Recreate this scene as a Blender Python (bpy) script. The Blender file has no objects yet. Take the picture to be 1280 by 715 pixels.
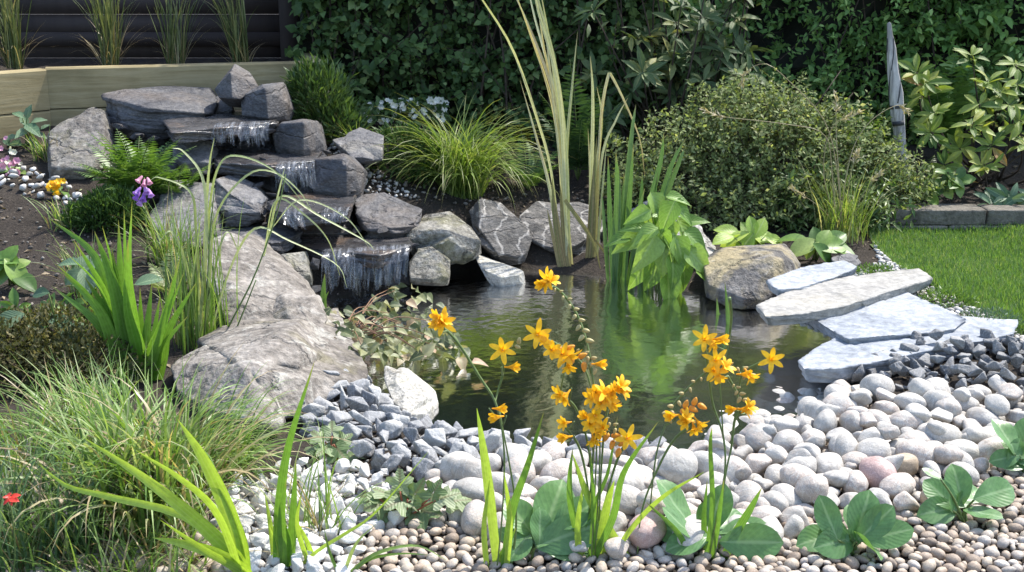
import bpy, bmesh, math, random
import numpy as np
from mathutils import Vector, Matrix, Euler

R = math.radians
sc = bpy.context.scene
col = sc.collection
rng = np.random.default_rng(7)
random.seed(7)

# ------------------------------------------------------------------ camera, sky, sun, exposure
PITCH, CAM_H, FPX = R(15.0), 1.30, 1545.0
cam = bpy.data.objects.new('camera', bpy.data.cameras.new('camera'))
col.objects.link(cam)
cam.location = (0, 0, CAM_H)
cam.rotation_euler = (R(90) - PITCH, 0, 0)
cam.data.sensor_width = 36.0
cam.data.lens = 36.0 * FPX / 1280.0
cam.data.clip_end = 1000
cam.data.clip_start = 0.05
sc.camera = cam

SUN_EL, SUN_AZ = R(56), R(52)        # azimuth from +Y (away from the camera) towards +X (right)
world = bpy.data.worlds.new('World'); sc.world = world
world.use_nodes = True
wn = world.node_tree.nodes; wl = world.node_tree.links
bg = wn['Background']
sky = wn.new('ShaderNodeTexSky'); sky.sky_type = 'NISHITA'; sky.sun_disc = False
sky.sun_elevation = SUN_EL; sky.sun_rotation = SUN_AZ
sky.air_density = 1.0; sky.dust_density = 1.5; sky.ozone_density = 1.0
wl.new(sky.outputs[0], bg.inputs[0]); bg.inputs[1].default_value = 0.15
sl = bpy.data.lights.new('sun', 'SUN'); sl.energy = 3.05; sl.angle = R(1.0); sl.color = (1.0, 0.955, 0.88)
sun = bpy.data.objects.new('sun', sl); col.objects.link(sun)
sd = Vector((math.sin(SUN_AZ) * math.cos(SUN_EL), math.cos(SUN_AZ) * math.cos(SUN_EL), math.sin(SUN_EL)))
sun.rotation_euler = sd.to_track_quat('Z', 'Y').to_euler()
sun.location = (6, 6, 8)
sc.view_settings.view_transform = 'Standard'
sc.view_settings.look = 'None'
sc.view_settings.exposure = 1.5
sc.view_settings.gamma = 1.0
sc.view_settings.use_curve_mapping = False
sc.cycles.max_bounces = 8
sc.cycles.diffuse_bounces = 3
sc.cycles.glossy_bounces = 3
sc.cycles.transmission_bounces = 4
sc.cycles.transparent_max_bounces = 8

# ------------------------------------------------------------------ photo pixel -> world point
SP, CP = math.sin(PITCH), math.cos(PITCH)
def ray(px, py):
    u = (px - 640) / FPX; v = (357.5 - py) / FPX
    return np.array([u, v * SP + CP, v * CP - SP])
def P(px, py, Y):
    d = ray(px, py); t = Y / d[1]
    return np.array([d[0] * t, Y, CAM_H + d[2] * t])
def PZ(px, py, z):
    d = ray(px, py); t = (z - CAM_H) / d[2]
    return np.array([d[0] * t, d[1] * t, z])
def proj(p):
    p = np.asarray(p, float).reshape(-1, 3)
    z = p[:, 2] - CAM_H
    w = p[:, 1] * CP - z * SP
    return 640 + FPX * p[:, 0] / w, 357.5 - FPX * (p[:, 1] * SP + z * CP) / w

# ------------------------------------------------------------------ noise
def _hash(i, j, k, s):
    h = (i * 374761393 + j * 668265263 + k * 2147483647 + s * 1274126177) & 0xFFFFFFFF
    h = ((h ^ (h >> 13)) * 1274126177) & 0xFFFFFFFF
    h = (h ^ (h >> 16)) & 0xFFFFFF
    return h / 0x7FFFFF - 1.0
def vnoise(p, s=0):
    p = np.asarray(p, float); i = np.floor(p).astype(np.int64); f = p - i
    f = f * f * f * (f * (f * 6 - 15) + 10)
    r = 0
    for a in (0, 1):
        for b in (0, 1):
            for c in (0, 1):
                w = (f[:, 0] if a else 1 - f[:, 0]) * (f[:, 1] if b else 1 - f[:, 1]) * (f[:, 2] if c else 1 - f[:, 2])
                r = r + w * _hash(i[:, 0] + a, i[:, 1] + b, i[:, 2] + c, s)
    return r
def fbm(p, octs=4, s=0, ridged=False):
    p = np.asarray(p, float); r = 0; a = 1.0; n = 0
    for o in range(octs):
        v = vnoise(p * 2 ** o + o * 17.3, s + o)
        if ridged: v = 1 - 2 * np.abs(v)
        r = r + a * v; n += a; a *= 0.5
    return r / n

# ------------------------------------------------------------------ scene bookkeeping
ORG = {}
def tag(o, label=None, cat=None, group=None, kind=None):
    if label: o['label'] = label
    if cat: o['category'] = cat
    if group: o['group'] = group
    if kind: o['kind'] = kind
    return o
def empty(name, loc, label, cat, group=None):
    o = bpy.data.objects.new(name, None); col.objects.link(o)
    o.location = loc; o.empty_display_size = 0.05
    ORG[o.name] = np.array(loc, float)
    return tag(o, label, cat, group)

class MB:
    def __init__(s): s.V = []; s.UV = []; s.Q = []; s.T = []; s.n = 0
    def add(s, V, quads=None, tris=None, uv=None):
        V = np.asarray(V, float).reshape(-1, 3)
        s.V.append(V); s.UV.append(np.zeros((len(V), 2)) if uv is None else np.asarray(uv, float).reshape(-1, 2))
        if quads is not None and len(quads): s.Q.append(np.asarray(quads, np.int64).reshape(-1, 4) + s.n)
        if tris is not None and len(tris): s.T.append(np.asarray(tris, np.int64).reshape(-1, 3) + s.n)
        s.n += len(V); return s
    def mesh(s, name, org=(0, 0, 0), smooth=True):
        V = np.concatenate(s.V) - np.asarray(org, float); UV = np.concatenate(s.UV)
        Q = np.concatenate(s.Q) if s.Q else np.zeros((0, 4), np.int64)
        T = np.concatenate(s.T) if s.T else np.zeros((0, 3), np.int64)
        me = bpy.data.meshes.new(name)
        me.vertices.add(len(V)); me.vertices.foreach_set('co', V.astype(np.float32).ravel())
        li = np.concatenate([Q.ravel(), T.ravel()]).astype(np.int32)
        me.loops.add(len(li)); me.loops.foreach_set('vertex_index', li)
        nf = len(Q) + len(T)
        ls = np.concatenate([np.arange(len(Q)) * 4, len(Q) * 4 + np.arange(len(T)) * 3]).astype(np.int32)
        lt = np.concatenate([np.full(len(Q), 4), np.full(len(T), 3)]).astype(np.int32)
        me.polygons.add(nf); me.polygons.foreach_set('loop_start', ls); me.polygons.foreach_set('loop_total', lt)
        me.polygons.foreach_set('use_smooth', np.full(nf, smooth))
        uvl = me.uv_layers.new(name='UVMap'); uvl.data.foreach_set('uv', UV[li].astype(np.float32).ravel())
        me.update(calc_edges=True)
        return me
    def build(s, name, mat, parent=None, org=None, smooth=True):
        if parent is not None: o0 = ORG[parent.name]
        elif org is not None: o0 = np.asarray(org, float)
        else:
            V = np.concatenate(s.V); o0 = np.array([*(V[:, :2].min(0) + V[:, :2].max(0)) / 2, V[:, 2].min()])
        me = s.mesh(name, o0, smooth)
        for m in (mat if isinstance(mat, (list, tuple)) else [mat]): me.materials.append(m)
        o = bpy.data.objects.new(name, me); col.objects.link(o)
        if parent is not None: o.parent = parent
        else: o.location = o0
        ORG[o.name] = o0
        return o

def unit(v):
    v = np.asarray(v, float); return v / (np.linalg.norm(v, axis=-1, keepdims=True) + 1e-9)

# ------------------------------------------------------------------ foliage generators
def leaf_tpl(n=4, wid=0.45, peak=0.4, fold=0.15, droop=0.15, across=3, tipsharp=1.0, wave=0.0):
    """leaf along +Y (length 1), normal +Z; returns verts, quads, tris, uv"""
    V = []; UV = []
    for i in range(n + 1):
        t = i / n
        a = math.log(0.5) / math.log(peak)
        w = wid * 0.5 * max(0.0, math.sin(math.pi * t ** a)) ** tipsharp
        if i == 0: w = wid * 0.04
        if i == n: w = wid * 0.015
        z = -droop * t * t
        for j in range(across):
            s = (j / (across - 1)) * 2 - 1
            V.append((s * w, t, z + abs(s) * fold * w * 2 + wave * math.sin(t * 9 + s) * w)); UV.append((s * .5 + .5, t))
    Q = [(i * across + j, i * across + j + 1, (i + 1) * across + j + 1, (i + 1) * across + j) for i in range(n) for j in range(across - 1)]
    return np.array(V), np.array(Q), np.zeros((0, 3), int), np.array(UV)

def scatter(mb, tpl, pos, direc, normal, size, wscale=None):
    V, Q, T, UV = tpl; N = len(pos); M = len(V)
    y = unit(direc); x = unit(np.cross(y, normal)); z = np.cross(x, y)
    size = np.broadcast_to(np.asarray(size, float), (N,)); ws = size if wscale is None else size * wscale
    W = pos[:, None, :] + (V[None, :, 0, None] * x[:, None, :]) * ws[:, None, None] \
        + (V[None, :, 1, None] * y[:, None, :] + V[None, :, 2, None] * z[:, None, :]) * size[:, None, None]
    off = (np.arange(N) * M)[:, None, None]
    mb.add(W.reshape(-1, 3), (Q[None] + off).reshape(-1, 4) if len(Q) else None, (T[None] + off).reshape(-1, 3) if len(T) else None, np.tile(UV, (N, 1)))

def blades(mb, base, az, lean, curve, length, width, segs=6, power=1.4, taper=1.6, twist=0.0, across=2, fold=0.3):
    """bent grass blades, all vectorised"""
    N = len(base); L = np.broadcast_to(length, (N,)); Wd = np.broadcast_to(width, (N,)); lean = np.broadcast_to(lean, (N,)); curve = np.broadcast_to(curve, (N,))
    dxy = np.stack([np.cos(az), np.sin(az)], 1); side0 = np.stack([-np.sin(az), np.cos(az), np.zeros(N)], 1)
    pos = np.array(base, float); V = []; UV = []
    tw = np.broadcast_to(twist, (N,))
    for i in range(segs + 1):
        t = i / segs
        ang = lean + curve * t ** power
        tan = np.concatenate([np.sin(ang)[:, None] * dxy, np.cos(ang)[:, None]], 1)
        nor = np.cross(tan, side0)
        c = np.cos(tw * t)[:, None]; s_ = np.sin(tw * t)[:, None]
        side = side0 * c + nor * s_
        w = Wd * (1 - t ** taper) * (0.6 + 0.4 * min(1, t * 4)) * .5 + 0.0002
        for j in range(across):
            q = (j / (across - 1)) * 2 - 1
            p = pos + side * (w * q)[:, None]
            if across == 3 and q == 0: p = p - np.cross(tan, side) * (w * fold)[:, None]
            V.append(p); UV.append((q * .5 + .5, t))
        if i < segs: pos = pos + tan * (L / segs)[:, None]
    V = np.stack(V, 1); M = V.shape[1]
    Q = np.array([(i * across + j, i * across + j + 1, (i + 1) * across + j + 1, (i + 1) * across + j) for i in range(segs) for j in range(across - 1)])
    off = (np.arange(N) * M)[:, None, None]
    mb.add(V.reshape(-1, 3), (Q[None] + off).reshape(-1, 4), None, np.tile(np.array(UV), (N, 1)))

def spline(pts, n):
    pts = np.asarray(pts, float); k = len(pts)
    if k == 2: return pts[0] + (pts[1] - pts[0]) * np.linspace(0, 1, n)[:, None]
    p = np.concatenate([[2 * pts[0] - pts[1]], pts, [2 * pts[-1] - pts[-2]]])
    out = []
    for s in np.linspace(0, k - 1, n):
        i = min(int(s), k - 2); t = s - i
        a, b, c, d = p[i:i + 4]
        out.append(.5 * ((2 * b) + (c - a) * t + (2 * a - 5 * b + 4 * c - d) * t * t + (3 * b - a - 3 * c + d) * t ** 3))
    return np.array(out)

def ribbon(mb, pts, width, n=12, face=(0, -1, .2), taper=1.5, basew=0.7, fold=0.35, peak=None):
    """a long leaf through the given points, its flat side turned to `face`"""
    C = spline(pts, n); T = unit(np.gradient(C, axis=0)); face = unit(np.array(face, float))
    S = unit(np.cross(T, face)); N = np.cross(S, T)
    V = []; UV = []
    for i in range(n):
        t = i / (n - 1)
        if peak: w = width * .5 * max(.03, math.sin(math.pi * t ** (math.log(.5) / math.log(peak))))
        else: w = width * .5 * (basew + (1 - basew) * min(1, t * 3)) * (1 - t ** taper) + 0.0003
        for q in (-1, 0, 1):
            V.append(C[i] + S[i] * w * q - N[i] * (fold * w if q == 0 else 0)); UV.append((q * .5 + .5, t))
    Q = [(i * 3 + j, i * 3 + j + 1, i * 3 + j + 4, i * 3 + j + 3) for i in range(n - 1) for j in (0, 1)]
    mb.add(V, Q, None, UV)

def tube(mb, pts, r0, r1, n=10, sides=6, cap=True):
    C = spline(pts, n); T = unit(np.gradient(C, axis=0))
    ref = np.array([0, 0, 1.0]) if abs(T[0][2]) < .9 else np.array([1.0, 0, 0])
    S = unit(np.cross(T, ref)); B = np.cross(T, S)
    a = np.arange(sides) / sides * 2 * math.pi
    r = np.linspace(r0, r1, n)
    V = C[:, None] + r[:, None, None] * (np.cos(a)[None, :, None] * S[:, None] + np.sin(a)[None, :, None] * B[:, None])
    Q = [(i * sides + j, i * sides + (j + 1) % sides, (i + 1) * sides + (j + 1) % sides, (i + 1) * sides + j) for i in range(n - 1) for j in range(sides)]
    uv = [(j / sides, i / (n - 1)) for i in range(n) for j in range(sides)]
    V = V.reshape(-1, 3); Tr = []
    if cap:
        V = np.concatenate([V, [C[0], C[-1]]]); uv += [(0, 0), (0, 1)]; m = n * sides
        Tr = [(m, (j + 1) % sides, j) for j in range(sides)] + [(m + 1, (n - 1) * sides + j, (n - 1) * sides + (j + 1) % sides) for j in range(sides)]
    mb.add(V, Q, Tr, uv)

def box(mb, x0, x1, y0, y1, z0, z1):
    V = [(x, y, z) for x in (x0, x1) for y in (y0, y1) for z in (z0, z1)]
    mb.add(V, [(0, 1, 3, 2), (4, 6, 7, 5), (0, 4, 5, 1), (2, 3, 7, 6), (0, 2, 6, 4), (1, 5, 7, 3)])

def beam(mb, a, b, thick, z0, z1):
    """upright board from a to b (xy), chamfered edges"""
    a = np.array(a, float); b = np.array(b, float); d = unit(b - a); n = np.array([-d[1], d[0]]) * thick / 2; c = min(.008, thick * .2)
    prof = [(-1, z0), (1, z0), (1, z1 - c), (1 - c / thick * 2, z1), (-1 + c / thick * 2, z1), (-1, z1 - c)]
    seg = max(2, int(np.linalg.norm(b - a) / .08)); V = []; UV = []
    for i in range(seg + 1):
        t = i / seg; p = a + (b - a) * t
        for k, (s, z) in enumerate(prof):
            V.append((p[0] + n[0] * s, p[1] + n[1] * s, z)); UV.append((t * np.linalg.norm(b - a), z))
    m = 6
    Q = [(i * m + k, i * m + (k + 1) % m, (i + 1) * m + (k + 1) % m, (i + 1) * m + k) for i in range(seg) for k in range(m)]
    e = seg * m
    Q += [(0, 3, 2, 1), (0, 5, 4, 3), (e, e + 1, e + 2, e + 3), (e, e + 3, e + 4, e + 5)]
    mb.add(V, Q, None, UV)

def inpoly(x, y, poly):
    poly = np.asarray(poly, float); x = np.asarray(x); y = np.asarray(y); ins = np.zeros(x.shape, bool)
    for i in range(len(poly)):
        x0, y0 = poly[i - 1]; x1, y1 = poly[i]
        c = ((y0 > y) != (y1 > y)) & (x < (x1 - x0) * (y - y0) / (y1 - y0 + 1e-12) + x0)
        ins ^= c
    return ins
def dist_poly(x, y, poly):
    poly = np.asarray(poly, float); d = np.full(np.shape(x), 1e9)
    for i in range(len(poly)):
        a = poly[i - 1]; b = poly[i]; ab = b - a
        t = np.clip(((x - a[0]) * ab[0] + (y - a[1]) * ab[1]) / (ab @ ab + 1e-12), 0, 1)
        d = np.minimum(d, np.hypot(x - a[0] - t * ab[0], y - a[1] - t * ab[1]))
    return d
def rotz(a):
    c, s = math.cos(a), math.sin(a); return np.array([[c, -s, 0], [s, c, 0], [0, 0, 1]])

# ------------------------------------------------------------------ materials
def new_mat(name):
    m = bpy.data.materials.new(name); m.use_nodes = True
    nt = m.node_tree; nt.nodes.clear()
    return m, nt, nt.nodes, nt.links
def ramp(nd, stops):
    r = nd.new('ShaderNodeValToRGB'); e = r.color_ramp.elements
    while len(e) < len(stops): e.new(.5)
    for el, (p, c) in zip(e, stops): el.position = p; el.color = (*c, 1)
    return r
def mixc(nd, ln, mode, fac, a, b):
    m = nd.new('ShaderNodeMix'); m.data_type = 'RGBA'; m.blend_type = mode
    for sock, v in ((m.inputs[0], fac), (m.inputs[6], a), (m.inputs[7], b)):
        if hasattr(v, 'is_output'): ln.new(v, sock)
        else: sock.default_value = v if not isinstance(v, tuple) else (*v, 1)
    return m.outputs[2]
def noise_t(nd, ln, scale, detail=4, rough=.55, vec=None, dist=0.0):
    n = nd.new('ShaderNodeTexNoise'); n.inputs['Scale'].default_value = scale; n.inputs['Detail'].default_value = detail
    n.inputs['Roughness'].default_value = rough; n.inputs['Distortion'].default_value = dist
    if vec is not None: ln.new(vec, n.inputs['Vector'])
    return n
def maprange(nd, ln, v, a, b, c=0., d=1.):
    m = nd.new('ShaderNodeMapRange'); m.inputs[1].default_value = a; m.inputs[2].default_value = b; m.inputs[3].default_value = c; m.inputs[4].default_value = d
    ln.new(v, m.inputs[0]); return m.outputs[0]
def world_pos(nd): return nd.new('ShaderNodeNewGeometry').outputs['Position']

def leaf_mat(name, stops, trans=.35, rough=.42, patch=2.5, patch_amt=.45, midrib=None, tip=None, stripe=None, spec=.4, tcol=(1.25, 1.25, .55), veins=.3):
    """colour per leaf (random per island) with patches of paler/darker growth through the plant, translucent against the sun"""
    m, nt, nd, ln = new_mat(name)
    g = nd.new('ShaderNodeNewGeometry')
    r = ramp(nd, stops)
    ns = noise_t(nd, ln, patch, 3, .6, g.outputs['Position'])
    a = nd.new('ShaderNodeMath'); a.operation = 'MULTIPLY_ADD'; ln.new(ns.outputs[0], a.inputs[0]); a.inputs[1].default_value = patch_amt * 2; a.inputs[2].default_value = -patch_amt
    b = nd.new('ShaderNodeMath'); b.operation = 'ADD'; b.use_clamp = True; ln.new(g.outputs['Random Per Island'], b.inputs[0]); ln.new(a.outputs[0], b.inputs[1])
    ln.new(b.outputs[0], r.inputs[0]); c = r.outputs[0]
    uv = nd.new('ShaderNodeUVMap'); sep = nd.new('ShaderNodeSeparateXYZ'); ln.new(uv.outputs[0], sep.inputs[0])
    fine = noise_t(nd, ln, 90, 2, .6, g.outputs['Position'])
    c = mixc(nd, ln, 'MULTIPLY', .6, c, maprange(nd, ln, fine.outputs[0], .25, .75, .62, 1.25))
    if stripe:
        cx = nd.new('ShaderNodeMath'); cx.operation = 'SINE'; mm = nd.new('ShaderNodeMath'); mm.operation = 'MULTIPLY'; mm.inputs[1].default_value = stripe[1]
        ln.new(sep.outputs[0], mm.inputs[0]); ln.new(mm.outputs[0], cx.inputs[0])
        c = mixc(nd, ln, 'MIX', maprange(nd, ln, cx.outputs[0], .2, 1, 0, stripe[2]), c, stripe[0])
    if midrib:
        ab = nd.new('ShaderNodeMath'); ab.operation = 'SUBTRACT'; ln.new(sep.outputs[0], ab.inputs[0]); ab.inputs[1].default_value = .5
        a2 = nd.new('ShaderNodeMath'); a2.operation = 'ABSOLUTE'; ln.new(ab.outputs[0], a2.inputs[0])
        c = mixc(nd, ln, 'MIX', maprange(nd, ln, a2.outputs[0], .02, .07, .75, 0), c, midrib)
        # side veins
        v1 = nd.new('ShaderNodeMath'); v1.operation = 'MULTIPLY_ADD'; ln.new(a2.outputs[0], v1.inputs[0]); v1.inputs[1].default_value = -40.; 
        v0 = nd.new('ShaderNodeMath'); v0.operation = 'MULTIPLY'; ln.new(sep.outputs[1], v0.inputs[0]); v0.inputs[1].default_value = 55.
        ln.new(v0.outputs[0], v1.inputs[2]); v2 = nd.new('ShaderNodeMath'); v2.operation = 'SINE'; ln.new(v1.outputs[0], v2.inputs[0])
        c = mixc(nd, ln, 'MIX', maprange(nd, ln, v2.outputs[0], .75, 1, 0, veins), c, midrib)
    if tip:
        c = mixc(nd, ln, 'MIX', maprange(nd, ln, sep.outputs[1], tip[1], tip[2], 0, tip[3]), c, tip[0])
    p = nd.new('ShaderNodeBsdfPrincipled'); ln.new(c, p.inputs['Base Color']); p.inputs['Roughness'].default_value = rough
    p.inputs['Specular IOR Level'].default_value = spec
    if midrib:
        bp = nd.new('ShaderNodeBump'); bp.inputs['Strength'].default_value = veins; bp.inputs['Distance'].default_value = .0012
        ln.new(v2.outputs[0], bp.inputs['Height']); ln.new(bp.outputs[0], p.inputs['Normal'])
    t = nd.new('ShaderNodeBsdfTranslucent'); ln.new(mixc(nd, ln, 'MULTIPLY', 1.0, c, tcol), t.inputs[0])
    mx = nd.new('ShaderNodeMixShader'); mx.inputs[0].default_value = trans
    ln.new(p.outputs[0], mx.inputs[1]); ln.new(t.outputs[0], mx.inputs[2])
    o = nd.new('ShaderNodeOutputMaterial'); ln.new(mx.outputs[0], o.inputs[0])
    return m

def rock_mat(name, stops, spots=None, scale=7., bump=.6, rough=.75, layered=0., objrand=0., tint=None, spec=.35, vein=None, island=False, crack=None):
    m, nt, nd, ln = new_mat(name)
    tc = nd.new('ShaderNodeTexCoord'); oi = nd.new('ShaderNodeObjectInfo'); vec = nd.new('ShaderNodeVectorMath'); vec.operation = 'ADD'
    ml = nd.new('ShaderNodeVectorMath'); ml.operation = 'SCALE'; ml.inputs['Scale'].default_value = 13.7
    cb = nd.new('ShaderNodeCombineXYZ'); 
    for k in range(3): ln.new(oi.outputs['Random'], cb.inputs[k])
    ln.new(cb.outputs[0], ml.inputs[0]); ln.new(tc.outputs['Object'], vec.inputs[0]); ln.new(ml.outputs[0], vec.inputs[1])
    v = vec.outputs[0]
    if layered:
        mp = nd.new('ShaderNodeMapping'); mp.inputs['Scale'].default_value = (1, 1, layered); mp.inputs['Rotation'].default_value = (.25, .15, 0); ln.new(v, mp.inputs[0]); v2 = mp.outputs[0]
    else: v2 = v
    n1 = noise_t(nd, ln, scale, 6, .62, v2, .6); n2 = noise_t(nd, ln, scale * 9, 5, .7, v2); n3 = noise_t(nd, ln, scale * 3.1, 4, .6, v)
    f = mixc(nd, ln, 'MIX', .4, n1.outputs[0], n2.outputs[0])
    r = ramp(nd, stops); 
    fr = maprange(nd, ln, f, .32, .68)
    if objrand or island:
        src = nd.new('ShaderNodeNewGeometry').outputs['Random Per Island'] if island else oi.outputs['Random']
        fr2 = nd.new('ShaderNodeMix'); fr2.data_type = 'FLOAT'; fr2.inputs[0].default_value = objrand or .7
        ln.new(fr, fr2.inputs[2]); ln.new(src, fr2.inputs[3]); fr = fr2.outputs[0]
    ln.new(fr, r.inputs[0]); c = r.outputs[0]
    if tint:      # (colour, amount, scale, lo, hi)
        nn = noise_t(nd, ln, tint[2], 5, .65, v, .4)
        c = mixc(nd, ln, 'MIX', maprange(nd, ln, nn.outputs[0], tint[3], tint[4], 0, tint[1]), c, tint[0])
    if spots:     # lichen blotches
        ns = noise_t(nd, ln, spots[1], 6, .7, v, .8)
        c = mixc(nd, ln, 'MIX', maprange(nd, ln, ns.outputs[0], spots[2], spots[2] + .06, 0, spots[3]), c, spots[0])
    if vein:
        w = nd.new('ShaderNodeTexWave'); w.inputs['Scale'].default_value = vein[1]; w.inputs['Distortion'].default_value = 9; w.inputs['Detail'].default_value = 4; w.inputs['Detail Scale'].default_value = 1.6
        ln.new(v, w.inputs[0]); c = mixc(nd, ln, 'MIX', maprange(nd, ln, w.outputs[1], .93, 1, 0, vein[2]), c, vein[0])
    ck = None
    if crack:
        dv = nd.new('ShaderNodeVectorMath'); dv.operation = 'SCALE'; dv.inputs['Scale'].default_value = crack[2]; ln.new(n3.outputs[1], dv.inputs[0])
        av = nd.new('ShaderNodeVectorMath'); av.operation = 'ADD'; ln.new(v2, av.inputs[0]); ln.new(dv.outputs[0], av.inputs[1])
        vo = nd.new('ShaderNodeTexVoronoi'); vo.feature = 'DISTANCE_TO_EDGE'; vo.inputs['Scale'].default_value = crack[0]; ln.new(av.outputs[0], vo.inputs[0])
        gate = maprange(nd, ln, n1.outputs[0], .42, .56); ck0 = maprange(nd, ln, vo.outputs['Distance'], .0, .035, 1, 0)
        mk = nd.new('ShaderNodeMath'); mk.operation = 'MULTIPLY'; ln.new(gate, mk.inputs[0]); ln.new(ck0, mk.inputs[1]); ck = mk.outputs[0]
        fk = nd.new('ShaderNodeMath'); fk.operation = 'MULTIPLY'; ln.new(ck, fk.inputs[0]); fk.inputs[1].default_value = crack[1]
        c = mixc(nd, ln, 'MIX', fk.outputs[0], c, (.035, .03, .026))
    c = mixc(nd, ln, 'MULTIPLY', .55, c, maprange(nd, ln, n2.outputs[0], .3, .7, .55, 1.3))
    p = nd.new('ShaderNodeBsdfPrincipled'); ln.new(c, p.inputs['Base Color'])
    ln.new(maprange(nd, ln, n3.outputs[0], .3, .7, rough - .12, rough + .12), p.inputs['Roughness']); p.inputs['Specular IOR Level'].default_value = spec
    bb = nd.new('ShaderNodeBump'); bb.inputs['Strength'].default_value = bump; bb.inputs['Distance'].default_value = .02
    hh = nd.new('ShaderNodeMath'); hh.operation = 'MULTIPLY_ADD'; ln.new(n2.outputs[0], hh.inputs[0]); hh.inputs[1].default_value = .35; ln.new(n3.outputs[0], hh.inputs[2])
    h = hh.outputs[0]
    if ck is not None:
        hk = nd.new('ShaderNodeMath'); hk.operation = 'MULTIPLY_ADD'; ln.new(ck, hk.inputs[0]); hk.inputs[1].default_value = -.5; ln.new(h, hk.inputs[2]); h = hk.outputs[0]
    ln.new(h, bb.inputs['Height']); ln.new(bb.outputs[0], p.inputs['Normal'])
    o = nd.new('ShaderNodeOutputMaterial'); ln.new(p.outputs[0], o.inputs[0])
    return m

def plain_mat(name, c0, c1, scale=20, rough=.6, bump=.2, stretch=(1, 1, 1), dist=.004, spec=.35, trans=0):
    m, nt, nd, ln = new_mat(name)
    g = world_pos(nd); mp = nd.new('ShaderNodeMapping'); mp.inputs['Scale'].default_value = stretch; ln.new(g, mp.inputs[0])
    n = noise_t(nd, ln, scale, 6, .65, mp.outputs[0], .5); r = ramp(nd, [(.3, c0), (.7, c1)]); ln.new(n.outputs[0], r.inputs[0])
    p = nd.new('ShaderNodeBsdfPrincipled'); ln.new(r.outputs[0], p.inputs['Base Color']); p.inputs['Roughness'].default_value = rough; p.inputs['Specular IOR Level'].default_value = spec
    b = nd.new('ShaderNodeBump'); b.inputs['Strength'].default_value = bump; b.inputs['Distance'].default_value = dist; ln.new(n.outputs[0], b.inputs['Height']); ln.new(b.outputs[0], p.inputs['Normal'])
    o = nd.new('ShaderNodeOutputMaterial')
    if trans:
        t = nd.new('ShaderNodeBsdfTranslucent'); ln.new(r.outputs[0], t.inputs[0]); mx = nd.new('ShaderNodeMixShader'); mx.inputs[0].default_value = trans
        ln.new(p.outputs[0], mx.inputs[1]); ln.new(t.outputs[0], mx.inputs[2]); ln.new(mx.outputs[0], o.inputs[0])
    else: ln.new(p.outputs[0], o.inputs[0])
    return m
# ------------------------------------------------------------------ terrain
CTRL = np.array([(-3, 2, .12), (-1, 2, .06), (1, 2, .06), (3, 2, .06), (-2.5, 3.2, .13), (-1.2, 3.0, .09), (-.5, 3.0, .07), (0, 2.7, .06), (1.2, 2.8, .06), (2.5, 3, .07),
    (-2.4, 4.2, .22), (-1.6, 3.9, .17), (-1.1, 4.1, .12), (-2.3, 5.0, .38), (-1.65, 4.8, .29), (-1.25, 4.7, .2), (-.95, 5.0, .22), (-1.1, 5.4, .42), (-1.6, 5.5, .48),
    (-2.3, 5.8, .55), (-1.2, 5.9, .5), (-.5, 5.2, .2), (-.5, 5.7, .33), (-.3, 6.2, .38), (.3, 5.5, .12), (.3, 6, .25), (.9, 5.5, .1), (1.5, 5.2, .09), (1.2, 4.5, .09),
    (2.0, 4.5, .08), (3, 4.5, .08), (1.6, 3.7, .09), (2.6, 3.7, .08), (2, 5.3, .08), (3, 5.3, .08), (2.2, 5.8, .2), (3.2, 5.8, .2), (1.2, 6.2, .24), (2.2, 6.5, .28),
    (0, 7, .4), (-2, 7, .6), (2, 7.2, .33), (-6, 8, .5), (6, 8, .3), (-6, 2, .1), (6, 2, .06), (-6, 5, .4), (6, 5, .1)], float)
def _tps(d2): return np.where(d2 > 1e-12, .5 * d2 * np.log(np.maximum(d2, 1e-12)), 0)
_n = len(CTRL); _K = _tps(((CTRL[:, None, :2] - CTRL[None, :, :2]) ** 2).sum(-1)) + np.eye(_n) * .02
_Pm = np.c_[np.ones(_n), CTRL[:, :2]]; _A = np.block([[_K, _Pm], [_Pm.T, np.zeros((3, 3))]])
_W = np.linalg.solve(_A, np.r_[CTRL[:, 2], 0, 0, 0])
POND_PX = [(395, 395), (430, 372), (505, 362), (545, 345), (600, 336), (660, 340), (720, 343), (790, 350), (870, 366), (930, 383), (985, 392), (1030, 415), (1065, 440), (1080, 468),
           (1050, 490), (1000, 520), (955, 546), (890, 560), (820, 572), (740, 566), (660, 563), (600, 560), (555, 549), (520, 532), (490, 507), (450, 490), (405, 465)]
POND = np.array([PZ(x, y, 0.0)[:2] for x, y in POND_PX])
def sstep(t): t = np.clip(t, 0, 1); return t * t * (3 - 2 * t)
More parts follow.
